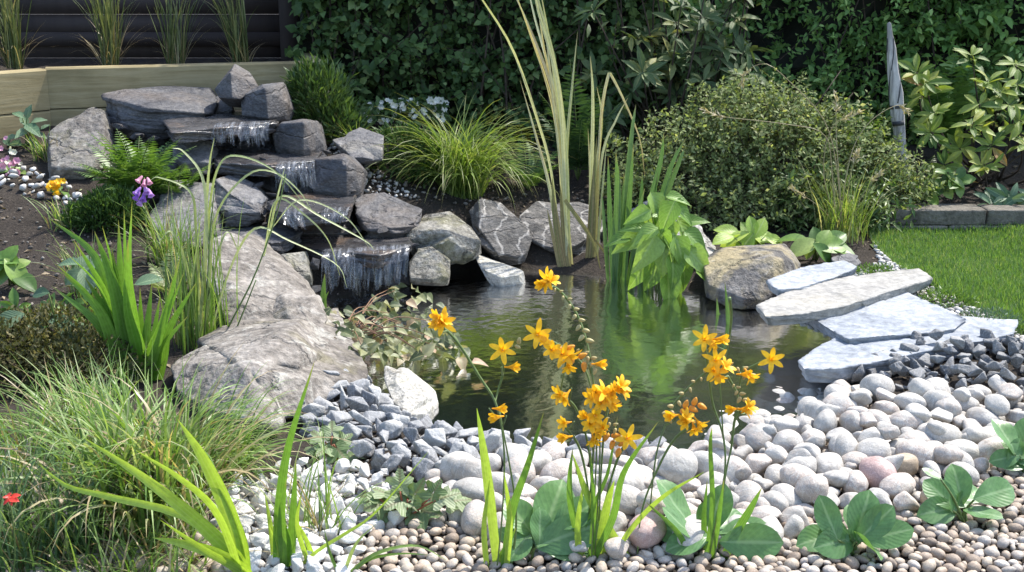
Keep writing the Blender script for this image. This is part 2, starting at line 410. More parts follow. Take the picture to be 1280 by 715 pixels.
def terrain(x, y):
    x = np.asarray(x, float); y = np.asarray(y, float); sh = x.shape; x = x.ravel(); y = y.ravel()
    xc = np.clip(x, -6, 6); yc = np.clip(y, 1.6, 8)
    z = np.empty(len(x))
    for s in range(0, len(x), 20000):
        e = slice(s, s + 20000)
        d2 = (xc[e, None] - CTRL[None, :, 0]) ** 2 + (yc[e, None] - CTRL[None, :, 1]) ** 2
        z[e] = _tps(d2) @ _W[:_n] + _W[_n] + _W[_n + 1] * xc[e] + _W[_n + 2] * yc[e]
    far = np.maximum(np.maximum(np.abs(x) - 6, y - 8), 1.6 - y); z = z + (.1 - z) * sstep(far / 10)
    p = np.c_[x, y, np.zeros(len(x))]
    near = (np.abs(x) < 7) & (y < 9) & (y > 1)
    bump = np.zeros(len(x)); bump[near] = .012 * fbm(p[near] * 3, 3, 3) + .006 * fbm(p[near] * 14, 2, 9)
    z = np.maximum(z, .03) + bump
    d = dist_poly(x, y, POND); ins = inpoly(x, y, POND)
    z = np.where(ins, -.015 - .42 * sstep(d / np.where((x > .15) & (y < 3.95), .85, .42)), .0 + z * sstep((d + .02) / .22))
    return z.reshape(sh)
def tz(x, y): return float(terrain(np.array([x]), np.array([y]))[0])
def G(px, py):
    """where the line of sight through a pixel meets the ground"""
    Y = np.linspace(1.9, 9, 300); d = ray(px, py); t = Y / d[1]
    X = d[0] * t; Z = CAM_H + d[2] * t; g = Z - np.maximum(terrain(X, Y), 0)
    k = np.argmax(g < 0)
    if g[k] >= 0: k = len(Y) - 1
    f = g[k - 1] / (g[k - 1] - g[k] + 1e-12) if k else 0
    return np.array([X[k - 1] + (X[k] - X[k - 1]) * f, Y[k - 1] + (Y[k] - Y[k - 1]) * f, Z[k - 1] + (Z[k] - Z[k - 1]) * f])
def G2(px, py, Y):
    p = P(px, py, Y); return np.array([p[0], Y, max(0., tz(p[0], Y))])

m_soil = None
def soil_material():
    m, nt, nd, ln = new_mat('soil')
    g = world_pos(nd)
    n1 = noise_t(nd, ln, 5, 6, .65, g); n2 = noise_t(nd, ln, 60, 5, .7, g); n3 = noise_t(nd, ln, 160, 2, .5, g)
    r = ramp(nd, [(.3, (.020, .016, .013)), (.55, (.045, .037, .030)), (.75, (.085, .072, .058))]); ln.new(mixc(nd, ln, 'MIX', .5, n1.outputs[0], n2.outputs[0]), r.inputs[0])
    c = mixc(nd, ln, 'MIX', maprange(nd, ln, n3.outputs[0], .66, .74, 0, .7), r.outputs[0], (.22, .19, .15))
    # below the water line: silt
    sx = nd.new('ShaderNodeSeparateXYZ'); ln.new(g, sx.inputs[0])
    nz = nd.new('ShaderNodeMath'); nz.operation = 'MULTIPLY_ADD'; ln.new(n1.outputs[0], nz.inputs[0]); nz.inputs[1].default_value = .06; ln.new(sx.outputs[2], nz.inputs[2])
    c = mixc(nd, ln, 'MIX', maprange(nd, ln, nz.outputs[0], .0, .04, 1, 0), c, (.06, .055, .035))
    p = nd.new('ShaderNodeBsdfPrincipled'); ln.new(c, p.inputs['Base Color']); p.inputs['Roughness'].default_value = .9; p.inputs['Specular IOR Level'].default_value = .15
    b = nd.new('ShaderNodeBump'); b.inputs['Strength'].default_value = .9; b.inputs['Distance'].default_value = .02; ln.new(n2.outputs[0], b.inputs['Height']); ln.new(b.outputs[0], p.inputs['Normal'])
    o = nd.new('ShaderNodeOutputMaterial'); ln.new(p.outputs[0], o.inputs[0]); return m
m_soil = soil_material()

def axis(lo, hi, step, far):
    a = list(np.arange(lo, hi + 1e-6, step)); s = step; v = hi
    while v < far: s *= 1.5; v += s; a.append(v)
    s = step; v = lo; pre = []
    while v > -far: s *= 1.5; v -= s; pre.append(v)
    return np.array(pre[::-1] + a)
gx = axis(-3.6, 3.6, .03, 120); gy = axis(1.6, 7.6, .03, 120)
GX, GY = np.meshgrid(gx, gy, indexing='ij'); GZ = terrain(GX, GY)
mb = MB(); ny = len(gy)
ii, jj = np.meshgrid(np.arange(len(gx) - 1), np.arange(ny - 1), indexing='ij'); a0 = (ii * ny + jj).ravel()
mb.add(np.c_[GX.ravel(), GY.ravel(), GZ.ravel()], np.c_[a0, a0 + ny, a0 + ny + 1, a0 + 1])
tag(mb.build('ground', m_soil, org=(0, 0, 0)), kind='structure')

# pond water: clear surface over a dark silty bottom, gentle ripples from the falls
m, nt, nd, ln = new_mat('pond_water')
g = world_pos(nd)
w1 = noise_t(nd, ln, 7, 3, .5, g, .4); w2 = noise_t(nd, ln, 26, 2, .5, g, .2)
ds = nd.new('ShaderNodeVectorMath'); ds.operation = 'DISTANCE'; ln.new(g, ds.inputs[0]); ds.inputs[1].default_value = tuple(P(455, 378, 4.6))
amp = maprange(nd, ln, ds.outputs['Value'], .1, 1.3, 1.0, .12)
hh = nd.new('ShaderNodeMath'); hh.operation = 'MULTIPLY_ADD'; ln.new(w2.outputs[0], hh.inputs[0]); ln.new(amp, hh.inputs[1]); ln.new(w1.outputs[0], hh.inputs[2])
bp = nd.new('ShaderNodeBump'); bp.inputs['Strength'].default_value = .26; bp.inputs['Distance'].default_value = .014; ln.new(hh.outputs[0], bp.inputs['Height'])
fr = nd.new('ShaderNodeFresnel'); fr.inputs[0].default_value = 1.33; ln.new(bp.outputs[0], fr.inputs['Normal'])
gl = nd.new('ShaderNodeBsdfGlossy'); gl.inputs['Roughness'].default_value = .12; ln.new(bp.outputs[0], gl.inputs['Normal'])
tr = nd.new('ShaderNodeBsdfTransparent'); tr.inputs[0].default_value = (.66, .63, .47, 1)
df = nd.new('ShaderNodeBsdfDiffuse'); df.inputs[0].default_value = (.058, .054, .041, 1)
mu = nd.new('ShaderNodeMixShader'); mu.inputs[0].default_value = .55; ln.new(tr.outputs[0], mu.inputs[1]); ln.new(df.outputs[0], mu.inputs[2])
mx = nd.new('ShaderNodeMixShader'); ln.new(fr.outputs[0], mx.inputs[0]); ln.new(mu.outputs[0], mx.inputs[1]); ln.new(gl.outputs[0], mx.inputs[2])
o = nd.new('ShaderNodeOutputMaterial'); ln.new(mx.outputs[0], o.inputs[0])
m_water = m
c0 = POND.mean(0); ring = c0 + (POND - c0) * 1.09
mb = MB(); mb.add(np.c_[np.r_[[c0], ring], np.zeros(len(ring) + 1)], None, [(0, i + 1, (i + 1) % len(ring) + 1) for i in range(len(ring))])
tag(mb.build('pond_water', m_water, org=(0, 0, 0)), kind='structure')

# lawn sheet a little above the soil, plus mown grass
LAWN_PX = [(1092, 302), (1100, 316), (1135, 345), (1195, 372), (1235, 395), (1285, 425), (1420, 440), (1500, 380), (1460, 300), (1280, 301)]
LAWN = np.array([G(x, y)[:2] for x, y in LAWN_PX]); LAWN[:, 1] = np.where(LAWN[:, 1] > 5.15, 5.45, LAWN[:, 1])
mb = MB(); xs = np.arange(LAWN[:, 0].min(), LAWN[:, 0].max(), .04); ys = np.arange(LAWN[:, 1].min(), LAWN[:, 1].max(), .04)
for x in xs:
    k = ys[inpoly(np.full(len(ys), x + .02), ys + .02, LAWN)]
    for y in k:
        X = np.array([x, x + .04, x + .04, x]); Y = np.array([y, y, y + .04, y + .04]); mb.add(np.c_[X, Y, terrain(X, Y) + .006], [(0, 1, 2, 3)])
m_lawn = plain_mat('lawn_thatch', (.045, .075, .018), (.085, .125, .03), 40, .9, .5)
tag(mb.build('lawn', m_lawn, org=(0, 0, 0)), kind='structure')
m_grass = leaf_mat('mown_grass', [(0, (0.082, 0.167, 0.035)), (.5, (0.123, 0.228, 0.053)), (.85, (0.172, 0.279, 0.071)), (1, (0.262, 0.307, 0.155))], trans=.4, patch=3, patch_amt=.3)
x = rng.uniform(LAWN[:, 0].min(), LAWN[:, 0].max(), 90000); y = rng.uniform(LAWN[:, 1].min(), LAWN[:, 1].max(), 90000)
k = inpoly(x, y, LAWN); x = x[k]; y = y[k]; n = len(x)
mb = MB(); blades(mb, np.c_[x, y, terrain(x, y)], rng.uniform(0, 6.28, n), rng.uniform(.05, .6, n), rng.uniform(0, .9, n), rng.uniform(.018, .04, n), rng.uniform(.0025, .0045, n), segs=2)
tag(mb.build('grass', m_grass, org=(0, 0, 0)), kind='stuff')

# ------------------------------------------------------------------ fence, raised bed, stone edging
m_fence = plain_mat('fence_stain', (.026, .018, .016), (.045, .032, .028), 9, .75, .5, (1, 1, .12))
m_fence2 = plain_mat('fence_post_stain', (.022, .015, .013), (.036, .025, .022), 9, .75, .5, (1, 1, .12))
FY = 6.75
f = empty('wooden_fence', (-2.2, FY, .45), 'dark brown board fence behind the sleeper raised bed', 'fence')
xr = P(376, 60, FY)[0]
posts = [xr - .05, xr - 1.75, xr - 3.45]
for i, px_ in enumerate(posts):
    b = MB(); box(b, px_ - .05, px_ + .05, FY - .05, FY + .05, .2, 1.95); b.build('post', m_fence2, f)
for i in range(2):
    b = MB()
    for k in range(13):
        z0 = .42 + k * .115; box(b, posts[i + 1] + .051, posts[i] - .051, FY - .004 - (k % 2) * .008, FY + .02 - (k % 2) * .008, z0, z0 + .112)
    b.build('board_panel', m_fence, f)
    b = MB(); zr = 1.3 - FY * math.tan(PITCH + math.atan((47 - 357.5) / FPX)); box(b, posts[i + 1] + .051, posts[i] - .051, FY - .045, FY - .0145, zr - .04, zr + .03); b.build('rail', m_fence2, f)

def wood_material(name, c0, c1, c2, sc_=(2, 2, 26)):
    m, nt, nd, ln = new_mat(name)
    g = world_pos(nd); mp = nd.new('ShaderNodeMapping'); mp.inputs['Scale'].default_value = sc_; ln.new(g, mp.inputs[0])
    n1 = noise_t(nd, ln, 1.6, 7, .7, mp.outputs[0], .8); n2 = noise_t(nd, ln, 3, 4, .6, g)
    r = ramp(nd, [(.3, c0), (.5, c1), (.72, c2)]); ln.new(n1.outputs[0], r.inputs[0])
    c = mixc(nd, ln, 'MULTIPLY', .7, r.outputs[0], maprange(nd, ln, n2.outputs[0], .3, .7, .6, 1.2))
    vo = nd.new('ShaderNodeTexVoronoi'); vo.inputs['Scale'].default_value = 4; mp2 = nd.new('ShaderNodeMapping'); mp2.inputs['Scale'].default_value = (1, 1, 1.6); ln.new(g, mp2.inputs[0]); ln.new(mp2.outputs[0], vo.inputs[0])
    c = mixc(nd, ln, 'MIX', maprange(nd, ln, vo.outputs[0], .05, .09, .7, 0), c, (.06, .04, .02))
    p = nd.new('ShaderNodeBsdfPrincipled'); ln.new(c, p.inputs['Base Color']); p.inputs['Roughness'].default_value = .8; p.inputs['Specular IOR Level'].default_value = .2
    b = nd.new('ShaderNodeBump'); b.inputs['Strength'].default_value = .5; b.inputs['Distance'].default_value = .004; ln.new(n1.outputs[0], b.inputs['Height']); ln.new(b.outputs[0], p.inputs['Normal'])
    o = nd.new('ShaderNodeOutputMaterial'); ln.new(p.outputs[0], o.inputs[0]); return m
m_wood = wood_material('treated_softwood', (.22, .172, .085), (.29, .235, .125), (.36, .30, .175))
m_wood_end = plain_mat('sawn_end_grain', (.30, .24, .13), (.42, .34, .2), 30, .85, .3)
BY = 5.95
pl = P(57, 84, 5.75); pr = P(398, 73, 6.1); pL = P(-170, 104, 5.15)
zt = .80
bed = empty('raised_bed', (pl[0], pl[1], .45), 'timber sleeper raised bed with pale brown boards in front of the dark fence', 'raised bed')
for zlo, zhi in ((zt - .185, zt), (zt - .38, zt - .19)):
    b = MB(); beam(b, pl[:2], pr[:2] - np.array([.045, 0]), .075, zlo, zhi); b.build('front_board', m_wood, bed, smooth=False)
    b = MB(); beam(b, pL[:2], pl[:2] + np.array([-.012, -.012]), .075, zlo - .004, zhi - .004); b.build('side_board', m_wood, bed, smooth=False)
b = MB(); beam(b, pr[:2] + np.array([-.042, -.006]), pr[:2] + np.array([.04, -.006]), .085, zt - .39, zt + .006); b.build('corner_post', m_wood_end, bed, smooth=False)
b = MB(); beam(b, pr[:2] + np.array([-.02, .045]), pr[:2] + np.array([-.15, .60]), .07, zt - .38, zt - .002); b.build('end_board', m_wood, bed, smooth=False)
b = MB(); n = 60
V = []; Q = []
for i in range(n + 1):
    for j, q in enumerate((.03, .62)):
        x_ = pL[0] + (pr[0] - pL[0]) * i / n; yf = np.interp(x_, [pL[0], pl[0], pr[0]], [pL[1], pl[1], pr[1]])
        V.append((x_, yf + (.02 if j == 0 else (6.68 - yf)), zt - .045 + .012 * math.sin(i * 1.7 + j)))
for i in range(n): Q.append((i * 2, i * 2 + 2, i * 2 + 3, i * 2 + 1))
b.add(V, Q); b.build('soil_fill', m_soil, bed)

# ------------------------------------------------------------------ rocks
_ico = {}
def ico(n):
    if n not in _ico:
        bm_ = bmesh.new(); bmesh.ops.create_icosphere(bm_, subdivisions=n, radius=1)
        _ico[n] = (np.array([v.co[:] for v in bm_.verts]), np.array([[v.index for v in f_.verts] for f_ in bm_.faces])); bm_.free()
    return _ico[n]
def hull_solid(W, k=26, sub=5, cuts=None):
    """rounded convex solid through the given points; returns verts, normals, tris"""
    W = np.asarray(W, float); lo = W.min(0); hi = W.max(0); c = (lo + hi) / 2; e = (hi - lo) / 2 + 1e-6
    q = (W - c) / e
    bm_ = bmesh.new(); [bm_.verts.new(p) for p in q]; bmesh.ops.convex_hull(bm_, input=bm_.verts)
    hv = np.array([v.co[:] for v in bm_.verts if v.link_faces]); cc = hv.mean(0)
    pl_ = {}
    for f_ in bm_.faces:
        f_.normal_update(); nrm = np.array(f_.normal); d = nrm @ (np.array(f_.verts[0].co) - cc)
        if d < 0: nrm, d = -nrm, -d
        if d > 1e-4: pl_[tuple(np.round(nrm, 1))] = (nrm, d)
    bm_.free()
    base = list(pl_.values()); dirs, tris = ico(sub); best = None
    rr = np.random.default_rng(cuts[1] if cuts else 0); m_ = cuts[4] if cuts and len(cuts) > 4 else 1
    for _m in range(m_):      # several differently broken copies of the block, grown into one: facets, ledges and re-entrant edges
        pls = list(base)
        for _ in range(cuts[0] if cuts else 0):
            nrm = unit(rr.normal(size=3)); sup = ((hv - cc) @ nrm).max(); pls.append((nrm, sup * rr.uniform(cuts[2], cuts[3])))
        Nn = np.array([a for a, d in pls]); D = np.array([d for a, d in pls])
        g = np.maximum(dirs @ Nn.T / D, 0) ** k; s = g.sum(1); r = s ** (-1 / k); nr_ = unit(((g / s[:, None]) @ (Nn / D[:, None])) / e)
        if best is None: best, nor = r, nr_
        else:
            w = r > best; best = np.where(w, r, best); nor = np.where(w[:, None], nr_, nor)
    return (cc + dirs * best[:, None]) * e + c, nor, tris
_rk = [0]
def rough_solid(V, nor, rough, strata, seed, stilt=(.12, .05), chip=.5, cells=3.5):
    size = np.mean(V.max(0) - V.min(0)); o = seed * 7.31
    p = V + o
    d = rough * size * (.75 * fbm(p * (2.2 / size), 3, seed) + chip * .5 * fbm(p * (5.5 / size), 4, seed + 5, True) + .22 * fbm(p * (22 / size), 3, seed + 9))
    if cells:
        q = p * (cells / size); qi = np.floor(q).astype(np.int64); best = np.full(len(q), 9.); sec = best.copy(); bid = np.zeros(len(q))
        for a in (-1, 0, 1):
            for b_ in (-1, 0, 1):
                for c_ in (-1, 0, 1):
                    i = qi + np.array([a, b_, c_]); f = i + .5 + .45 * np.stack([_hash(i[:, 0], i[:, 1], i[:, 2], seed + s) for s in (1, 2, 3)], 1)
                    dd = np.linalg.norm(q - f, axis=1); hv_ = _hash(i[:, 0], i[:, 1], i[:, 2], seed + 4)
                    n_ = unit(np.stack([_hash(i[:, 0], i[:, 1], i[:, 2], seed + s) for s in (5, 6, 7)], 1)); hv_ = hv_ + ((q - f) * n_).sum(1) * 1.3
                    m1 = dd < best; sec = np.where(m1, best, np.minimum(sec, dd)); bid = np.where(m1, hv_, bid); best = np.where(m1, dd, best)
        d = d + rough * size * (.55 * bid - .5 * np.exp(-((sec - best) / .06) ** 2))
    if strata:
        h = V[:, 2] + stilt[0] * V[:, 0] + stilt[1] * V[:, 1] + .01 * fbm(p * 6, 2, seed)
        t = h / strata[0] + .5 * vnoise(np.c_[p[:, :2] * 3, np.zeros(len(p))], seed); i = np.floor(t)
        lv = _hash(i.astype(np.int64), (np.floor(p[:, 0] * 5)).astype(np.int64) * 0, np.zeros(len(p), np.int64), seed)
        fr = np.abs(t - i - .5) * 2
        d = d + (strata[1] * lv - strata[1] * .5 * fr ** 6) * (1 - np.abs(nor[:, 2])) ** .6
    return V + nor * d[:, None]
m_edge = rock_mat('edging_stone', [(.2, (.085, .075, .060)), (.5, (.14, .125, .10)), (.8, (.20, .18, .15))], scale=6, bump=.8, rough=.9, objrand=.35)
WY = 5.42
x0 = P(1086, 290, WY)[0]
wl_ = empty('stone_edging', (x0, WY, .08), 'low brown stone edging along the far end of the lawn', 'edging')
x_ = x0; k = 0
while x_ < 4.2:
    L = [.36, .52, .44, .6][k % 4]
    for (za, zb, sh) in ((.03, .125, 0), (.128, .195, .17)):
        v0 = x_ + (sh if za > .1 else 0) * (k > 0); X0, X1, Y0, Y1 = v0 + .004, v0 + L - .004 + (sh if k == 0 and za > .1 else 0), WY + (.0 if za < .1 else .012), WY + .17
        W = [(X, Y_, Z) for X in (X0, X1) for Y_ in (Y0, Y1) for Z in (za, zb)]; V, nor, tris = hull_solid(W, 60, 5); V = rough_solid(V, nor, .02, None, 300 + k, chip=.8, cells=0)
        b = MB(); b.add(V, None, tris); b.build('edging_block', m_edge, wl_)
    x_ += L; k += 1

SL = dict(k=320, cuts=(7, .74, .95, 2), cells=0, back=.86)
def rock(label, mat, pts, depth=.25, sink=.06, rough=.02, k=220, strata=None, name='rock', cat='rock', sub=5, back=.8, drop=.25, extra=(), group=None, chip=.5, cuts=(11, .60, .92, 2), cells=0):
    _rk[0] += 1; sd_ = _rk[0]
    F = np.array([P(*p) for p in pts]); cx = F[:, 0].mean()
    B = F.copy(); B[:, 0] = cx + (B[:, 0] - cx) * back; B[:, 1] += depth; B[:, 2] -= depth * drop
    lowz = F[:, 2].min(); L = F[F[:, 2] < lowz + .35 * (F[:, 2].max() - lowz)].copy(); L[:, 2] -= sink; L[:, 1] += .03
    W = np.concatenate([F, B, L] + ([np.array(extra)] if len(extra) else []))
    V, nor, tris = hull_solid(W, k, max(sub, 6), (cuts[0], sd_, *cuts[1:]))
    V = rough_solid(V, nor, rough, strata, sd_, chip=chip, cells=cells)
    b = MB(); b.add(V, None, tris); o = b.build(name, mat)
    return tag(o, label, cat, group)
def slab(label, mat, px, z, thick, rough=.008, tilt=(0, 0), k=120, strata=(.012, .004), cat='stone slab', name='stone_slab', sub=6):
    _rk[0] += 1
    T = np.array([PZ(x, y, z) for x, y in px]); c = T.mean(0)
    T[:, 2] += tilt[0] * (T[:, 0] - c[0]) + tilt[1] * (T[:, 1] - c[1])
    Bt = T.copy(); Bt[:, :2] = c[:2] + (Bt[:, :2] - c[:2]) * .95; Bt[:, 2] -= thick
    V, nor, tris = hull_solid(np.concatenate([T, Bt]), k, sub)
    V = rough_solid(V, nor, rough, strata, _rk[0], chip=.9)
    b = MB(); b.add(V, None, tris); return tag(b.build(name, mat), label, cat)

m_slate = rock_mat('grey_slate', [(.15, (0.037, 0.036, 0.039)), (.5, (0.072, 0.071, 0.075)), (.85, (0.125, 0.121, 0.122))], scale=5, bump=.7, rough=.62, layered=3, tint=((.16, .12, .085), .5, 3, .5, .7), crack=(2.2, .55, .10))
m_slate_wet = rock_mat('wet_slate', [(.15, (0.023, 0.022, 0.024)), (.5, (0.050, 0.048, 0.049)), (.85, (0.092, 0.086, 0.084))], scale=5, bump=.6, rough=.3, layered=3, tint=((.17, .105, .06), .6, 4, .52, .7), spec=.6)
m_slate_pale = rock_mat('pale_slate', [(.15, (0.077, 0.075, 0.078)), (.5, (0.130, 0.126, 0.127)), (.85, (0.199, 0.191, 0.182))], scale=6, bump=.7, rough=.7, layered=2.5, tint=((.22, .20, .15), .5, 4, .5, .7), crack=(2.5, .55, .10))
m_lime = rock_mat('limestone', [(.15, (0.082, 0.071, 0.061)), (.45, (0.165, 0.147, 0.127)), (.85, (0.300, 0.275, 0.244))], scale=4.5, bump=1.0, rough=.85, spots=((.36, .35, .31), 9, .57, .6), tint=((.14, .125, .055), .5, 5, .55, .72), crack=(3.2, .55, .10))
m_lime_dark = rock_mat('weathered_limestone', [(.15, (.06, .053, .047)), (.45, (.12, .11, .098)), (.85, (.22, .205, .185))], scale=5, bump=1.0, rough=.85, spots=((.28, .27, .24), 9, .58, .5), tint=((.09, .085, .04), .6, 5, .5, .68), crack=(3.2, .55, .10))
m_mossy = rock_mat('lichen_covered_stone', [(.15, (.08, .075, .06)), (.45, (.16, .15, .125)), (.85, (.28, .265, .23))], scale=8, bump=1.0, rough=.88, spots=((.40, .39, .34), 16, .58, .6), tint=((.12, .115, .045), .65, 6, .48, .62), crack=(4, .55, .10))
m_stripe = rock_mat('banded_stone', [(.15, (0.050, 0.047, 0.044)), (.5, (0.101, 0.095, 0.087)), (.85, (0.184, 0.171, 0.157))], scale=7, bump=.9, rough=.8, layered=5, vein=((.36, .34, .31), 3.5, .8), spots=((.34, .32, .29), 10, .6, .5), crack=(3, .55, .10))
m_palestripe = rock_mat('pale_banded_stone', [(.15, (.16, .15, .14)), (.5, (.30, .29, .27)), (.85, (.46, .45, .42))], scale=7, bump=.9, rough=.8, layered=5, vein=((.07, .065, .06), 3.0, .7), crack=(3, .55, .10))
m_ochre = rock_mat('ochre_stained_stone', [(.15, (.045, .042, .040)), (.5, (.10, .094, .088)), (.85, (.19, .18, .165))], scale=6, bump=1.0, rough=.82, spots=((.30, .29, .27), 12, .62, .6), tint=((.34, .28, .155), .78, 2.6, .50, .61), crack=(3.5, .55, .10))
m_blue = rock_mat('blue_grey_slab_stone', [(.15, (0.188, 0.207, 0.232)), (.5, (0.253, 0.271, 0.294)), (.85, (0.319, 0.331, 0.344))], scale=4, bump=.45, rough=.8, layered=1.5, tint=((.40, .38, .32), .55, 3, .54, .7), spec=.25)
m_blue2 = rock_mat('buff_blue_slab_stone', [(.15, (0.202, 0.198, 0.188)), (.5, (0.275, 0.266, 0.244)), (.85, (0.340, 0.324, 0.288))], scale=4, bump=.5, rough=.8, layered=1.5, tint=((.30, .27, .2), .4, 4, .55, .7), spec=.25)
m_white = rock_mat('white_lichen_stone', [(.15, (0.191, 0.178, 0.148)), (.45, (0.364, 0.348, 0.305)), (.85, (0.503, 0.484, 0.429))], scale=9, bump=.9, rough=.85, tint=((.16, .15, .09), .6, 9, .55, .66))
S = (.03, .012)
rock('angular dark slate block left of the top ledge under the timber boards', m_slate, [(126, 118, 5.62), (160, 111, 5.72), (200, 107, 5.85), (262, 110, 5.85), (272, 126, 5.7), (262, 142, 5.56), (183, 134, 5.44), (205, 158, 5.46), (180, 162, 5.44), (142, 152, 5.5), (128, 138, 5.56)], .3, strata=S, rough=.018, **SL)
rock('tilted triangular slate perched on top of the waterfall', m_slate, [(293, 80, 5.66), (268, 112, 5.62), (274, 122, 5.58), (290, 123, 5.5), (300, 124, 5.52), (322, 108, 5.62), (312, 90, 5.68), (288, 90, 5.56)], .14, sink=.01, rough=.018, drop=.4, **SL)
rock('slate block leaning right below the triangular top stone', m_slate, [(300, 120, 5.58), (330, 104, 5.55), (352, 101, 5.62), (362, 130, 5.56), (356, 145, 5.52), (335, 148, 5.40), (303, 144, 5.5), (331, 110, 5.42)], .2, sink=.02, rough=.018, **SL)
slab('flat slate lip of the top waterfall ledge', m_slate_wet, [(205, 150), (270, 137), (352, 139), (346, 152), (268, 155), (215, 166)], .60, .05, strata=(.014, .01))
rock('small dark stone in the gap on the top ledge', m_slate, [(262, 128, 5.72), (272, 120, 5.75), (286, 124, 5.72), (292, 138, 5.66), (262, 140, 5.66)], .1)
rock('slate block with a pale right face beside the top fall', m_slate, [(338, 155, 5.42), (378, 149, 5.40), (396, 151, 5.5), (404, 180, 5.42), (388, 188, 5.3), (379, 187, 5.27), (345, 186, 5.36), (379, 153, 5.28)], .22, rough=.018, **SL)
rock('rounded grey boulder left of the top fall', m_slate_pale, [(214, 178, 5.25), (232, 168, 5.3), (255, 172, 5.3), (268, 186, 5.25), (262, 202, 5.12), (228, 204, 5.1), (215, 196, 5.15)], .2, k=26, cuts=(3, .9, .97))
slab('second slate ledge with a rust stained rim', m_slate_wet, [(258, 192), (300, 182), (345, 183), (402, 188), (392, 201), (340, 206), (272, 204)], .465, .05, strata=(.014, .01))
rock('slate block with a pale triangular side beside the second fall', m_slate, [(390, 198, 5.2), (430, 193, 5.18), (441, 196, 5.28), (456, 212, 5.2), (450, 235, 5.1), (433, 241, 5.02), (392, 238, 5.08), (433, 200, 5.04)], .22, rough=.018, **SL)
rock('wedge shaped slate left of the third fall', m_slate_pale, [(268, 225, 5.0), (290, 217, 5.12), (316, 228, 5.06), (334, 248, 4.96), (326, 266, 4.85), (278, 268, 4.83), (266, 252, 4.9), (285, 240, 4.88)], .22, strata=S, rough=.018, **SL)
slab('third slate ledge in the middle of the waterfall', m_slate_wet, [(332, 252), (352, 246), (395, 240), (446, 243), (438, 262), (375, 268), (345, 264)], .335, .05, strata=(.014, .01))
rock('dark slate step under the second ledge', m_slate_wet, [(300, 214, 5.28), (400, 208, 5.3), (398, 246, 5.2), (330, 256, 5.18), (300, 246, 5.2)], .3, rough=.03)
rock('dark slate step under the top ledge', m_slate_wet, [(180, 170, 5.56), (262, 162, 5.55), (345, 160, 5.55), (345, 190, 5.42), (262, 196, 5.4), (190, 190, 5.5)], .25, rough=.03)
rock('dark slate step under the third ledge', m_slate_wet, [(330, 270, 5.02), (440, 268, 5.02), (440, 292, 4.95), (330, 292, 4.95)], .25, rough=.03)
slab('thin slate sheet left of the lowest ledge', m_slate, [(262, 290), (300, 273), (362, 275), (380, 288), (352, 304), (300, 304), (274, 297)], .235, .045, strata=(.012, .01))
slab('broad lowest slate ledge with orange algae on its rim', m_slate_wet, [(352, 294), (402, 273), (472, 279), (516, 291), (513, 306), (474, 319), (400, 313), (360, 303)], .19, .055, strata=(.014, .012))
rock('dark wet rock face behind the lowest fall', m_slate_wet, [(330, 312, 4.82), (510, 322, 4.84), (514, 372, 4.76), (430, 388, 4.72), (350, 388, 4.7), (332, 350, 4.75)], .3, rough=.03)
rock('tan angular stone propped under the lowest ledge', m_mossy, [(350, 318, 4.56), (378, 314, 4.6), (388, 345, 4.5), (362, 352, 4.48), (348, 335, 4.52)], .15)
rock('flat dark slate right of the third fall', m_slate, [(440, 244, 5.12), (480, 240, 5.18), (528, 262, 5.05), (520, 276, 4.95), (495, 287, 4.86), (460, 287, 4.88), (445, 266, 4.95)], .2, strata=S, rough=.018, **SL)
rock('beige lichen boulder right of the lowest ledge', m_mossy, [(503, 285, 4.96), (530, 268, 5.1), (562, 264, 5.12), (590, 284, 5.02), (601, 302, 4.95), (592, 318, 4.9), (560, 321, 4.86), (515, 310, 4.85), (545, 290, 4.84)], .25, rough=.02, sub=6)
rock('blocky lichen stone at the water beside the lowest fall', m_mossy, [(510, 312, 4.8), (540, 309, 4.82), (563, 325, 4.75), (562, 342, 4.7), (540, 350, 4.67), (512, 347, 4.68)], .18, rough=.02)
rock('dark boulder with pale bands at the back of the pond', m_stripe, [(583, 262, 5.2), (600, 249, 5.3), (625, 254, 5.3), (650, 274, 5.2), (668, 292, 5.14), (656, 313, 5.06), (630, 322, 5.02), (610, 310, 5.06), (589, 286, 5.1)], .25, rough=.02, sub=6)
rock('dark grey boulder behind the tall bleached reeds', m_stripe, [(648, 270, 5.3), (670, 252, 5.42), (720, 251, 5.44), (756, 264, 5.36), (762, 302, 5.18), (730, 315, 5.12), (680, 308, 5.15), (658, 296, 5.2)], .3, rough=.02, sub=6)
rock('pale streaked boulder behind the heart leaved water plant', m_palestripe, [(792, 256, 5.3), (820, 246, 5.42), (845, 254, 5.42), (880, 282, 5.2), (902, 308, 5.0), (892, 330, 4.9), (820, 334, 4.95), (780, 302, 5.15)], .3, rough=.02, sub=6)
rock('squat boulder with an ochre right face at the pond edge', m_ochre, [(878, 326, 4.72), (905, 311, 4.84), (985, 304, 4.9), (1002, 330, 4.78), (985, 352, 4.6), (958, 375, 4.48), (930, 374, 4.46), (885, 356, 4.55), (972, 318, 4.62)], .3, rough=.02, sub=6)
rock('white stone lying half sunk in the back of the pond', m_white, [(592, 317, 5.02), (606, 328, 4.96), (640, 334, 4.95), (664, 342, 4.88), (626, 347, 4.82), (600, 336, 4.88)], .1, sink=.1)
slab('small blue grey slab at the back of the slab steps', m_blue, [(958, 350), (1000, 334), (1055, 325), (1072, 333), (1045, 346), (1000, 360), (972, 362)], .180, .032)
slab('long buff slab with a pointed pond end', m_blue2, [(944, 381), (985, 364), (1060, 345), (1150, 336), (1165, 347), (1130, 359), (1050, 384), (1000, 393), (957, 396)], .172, .036)
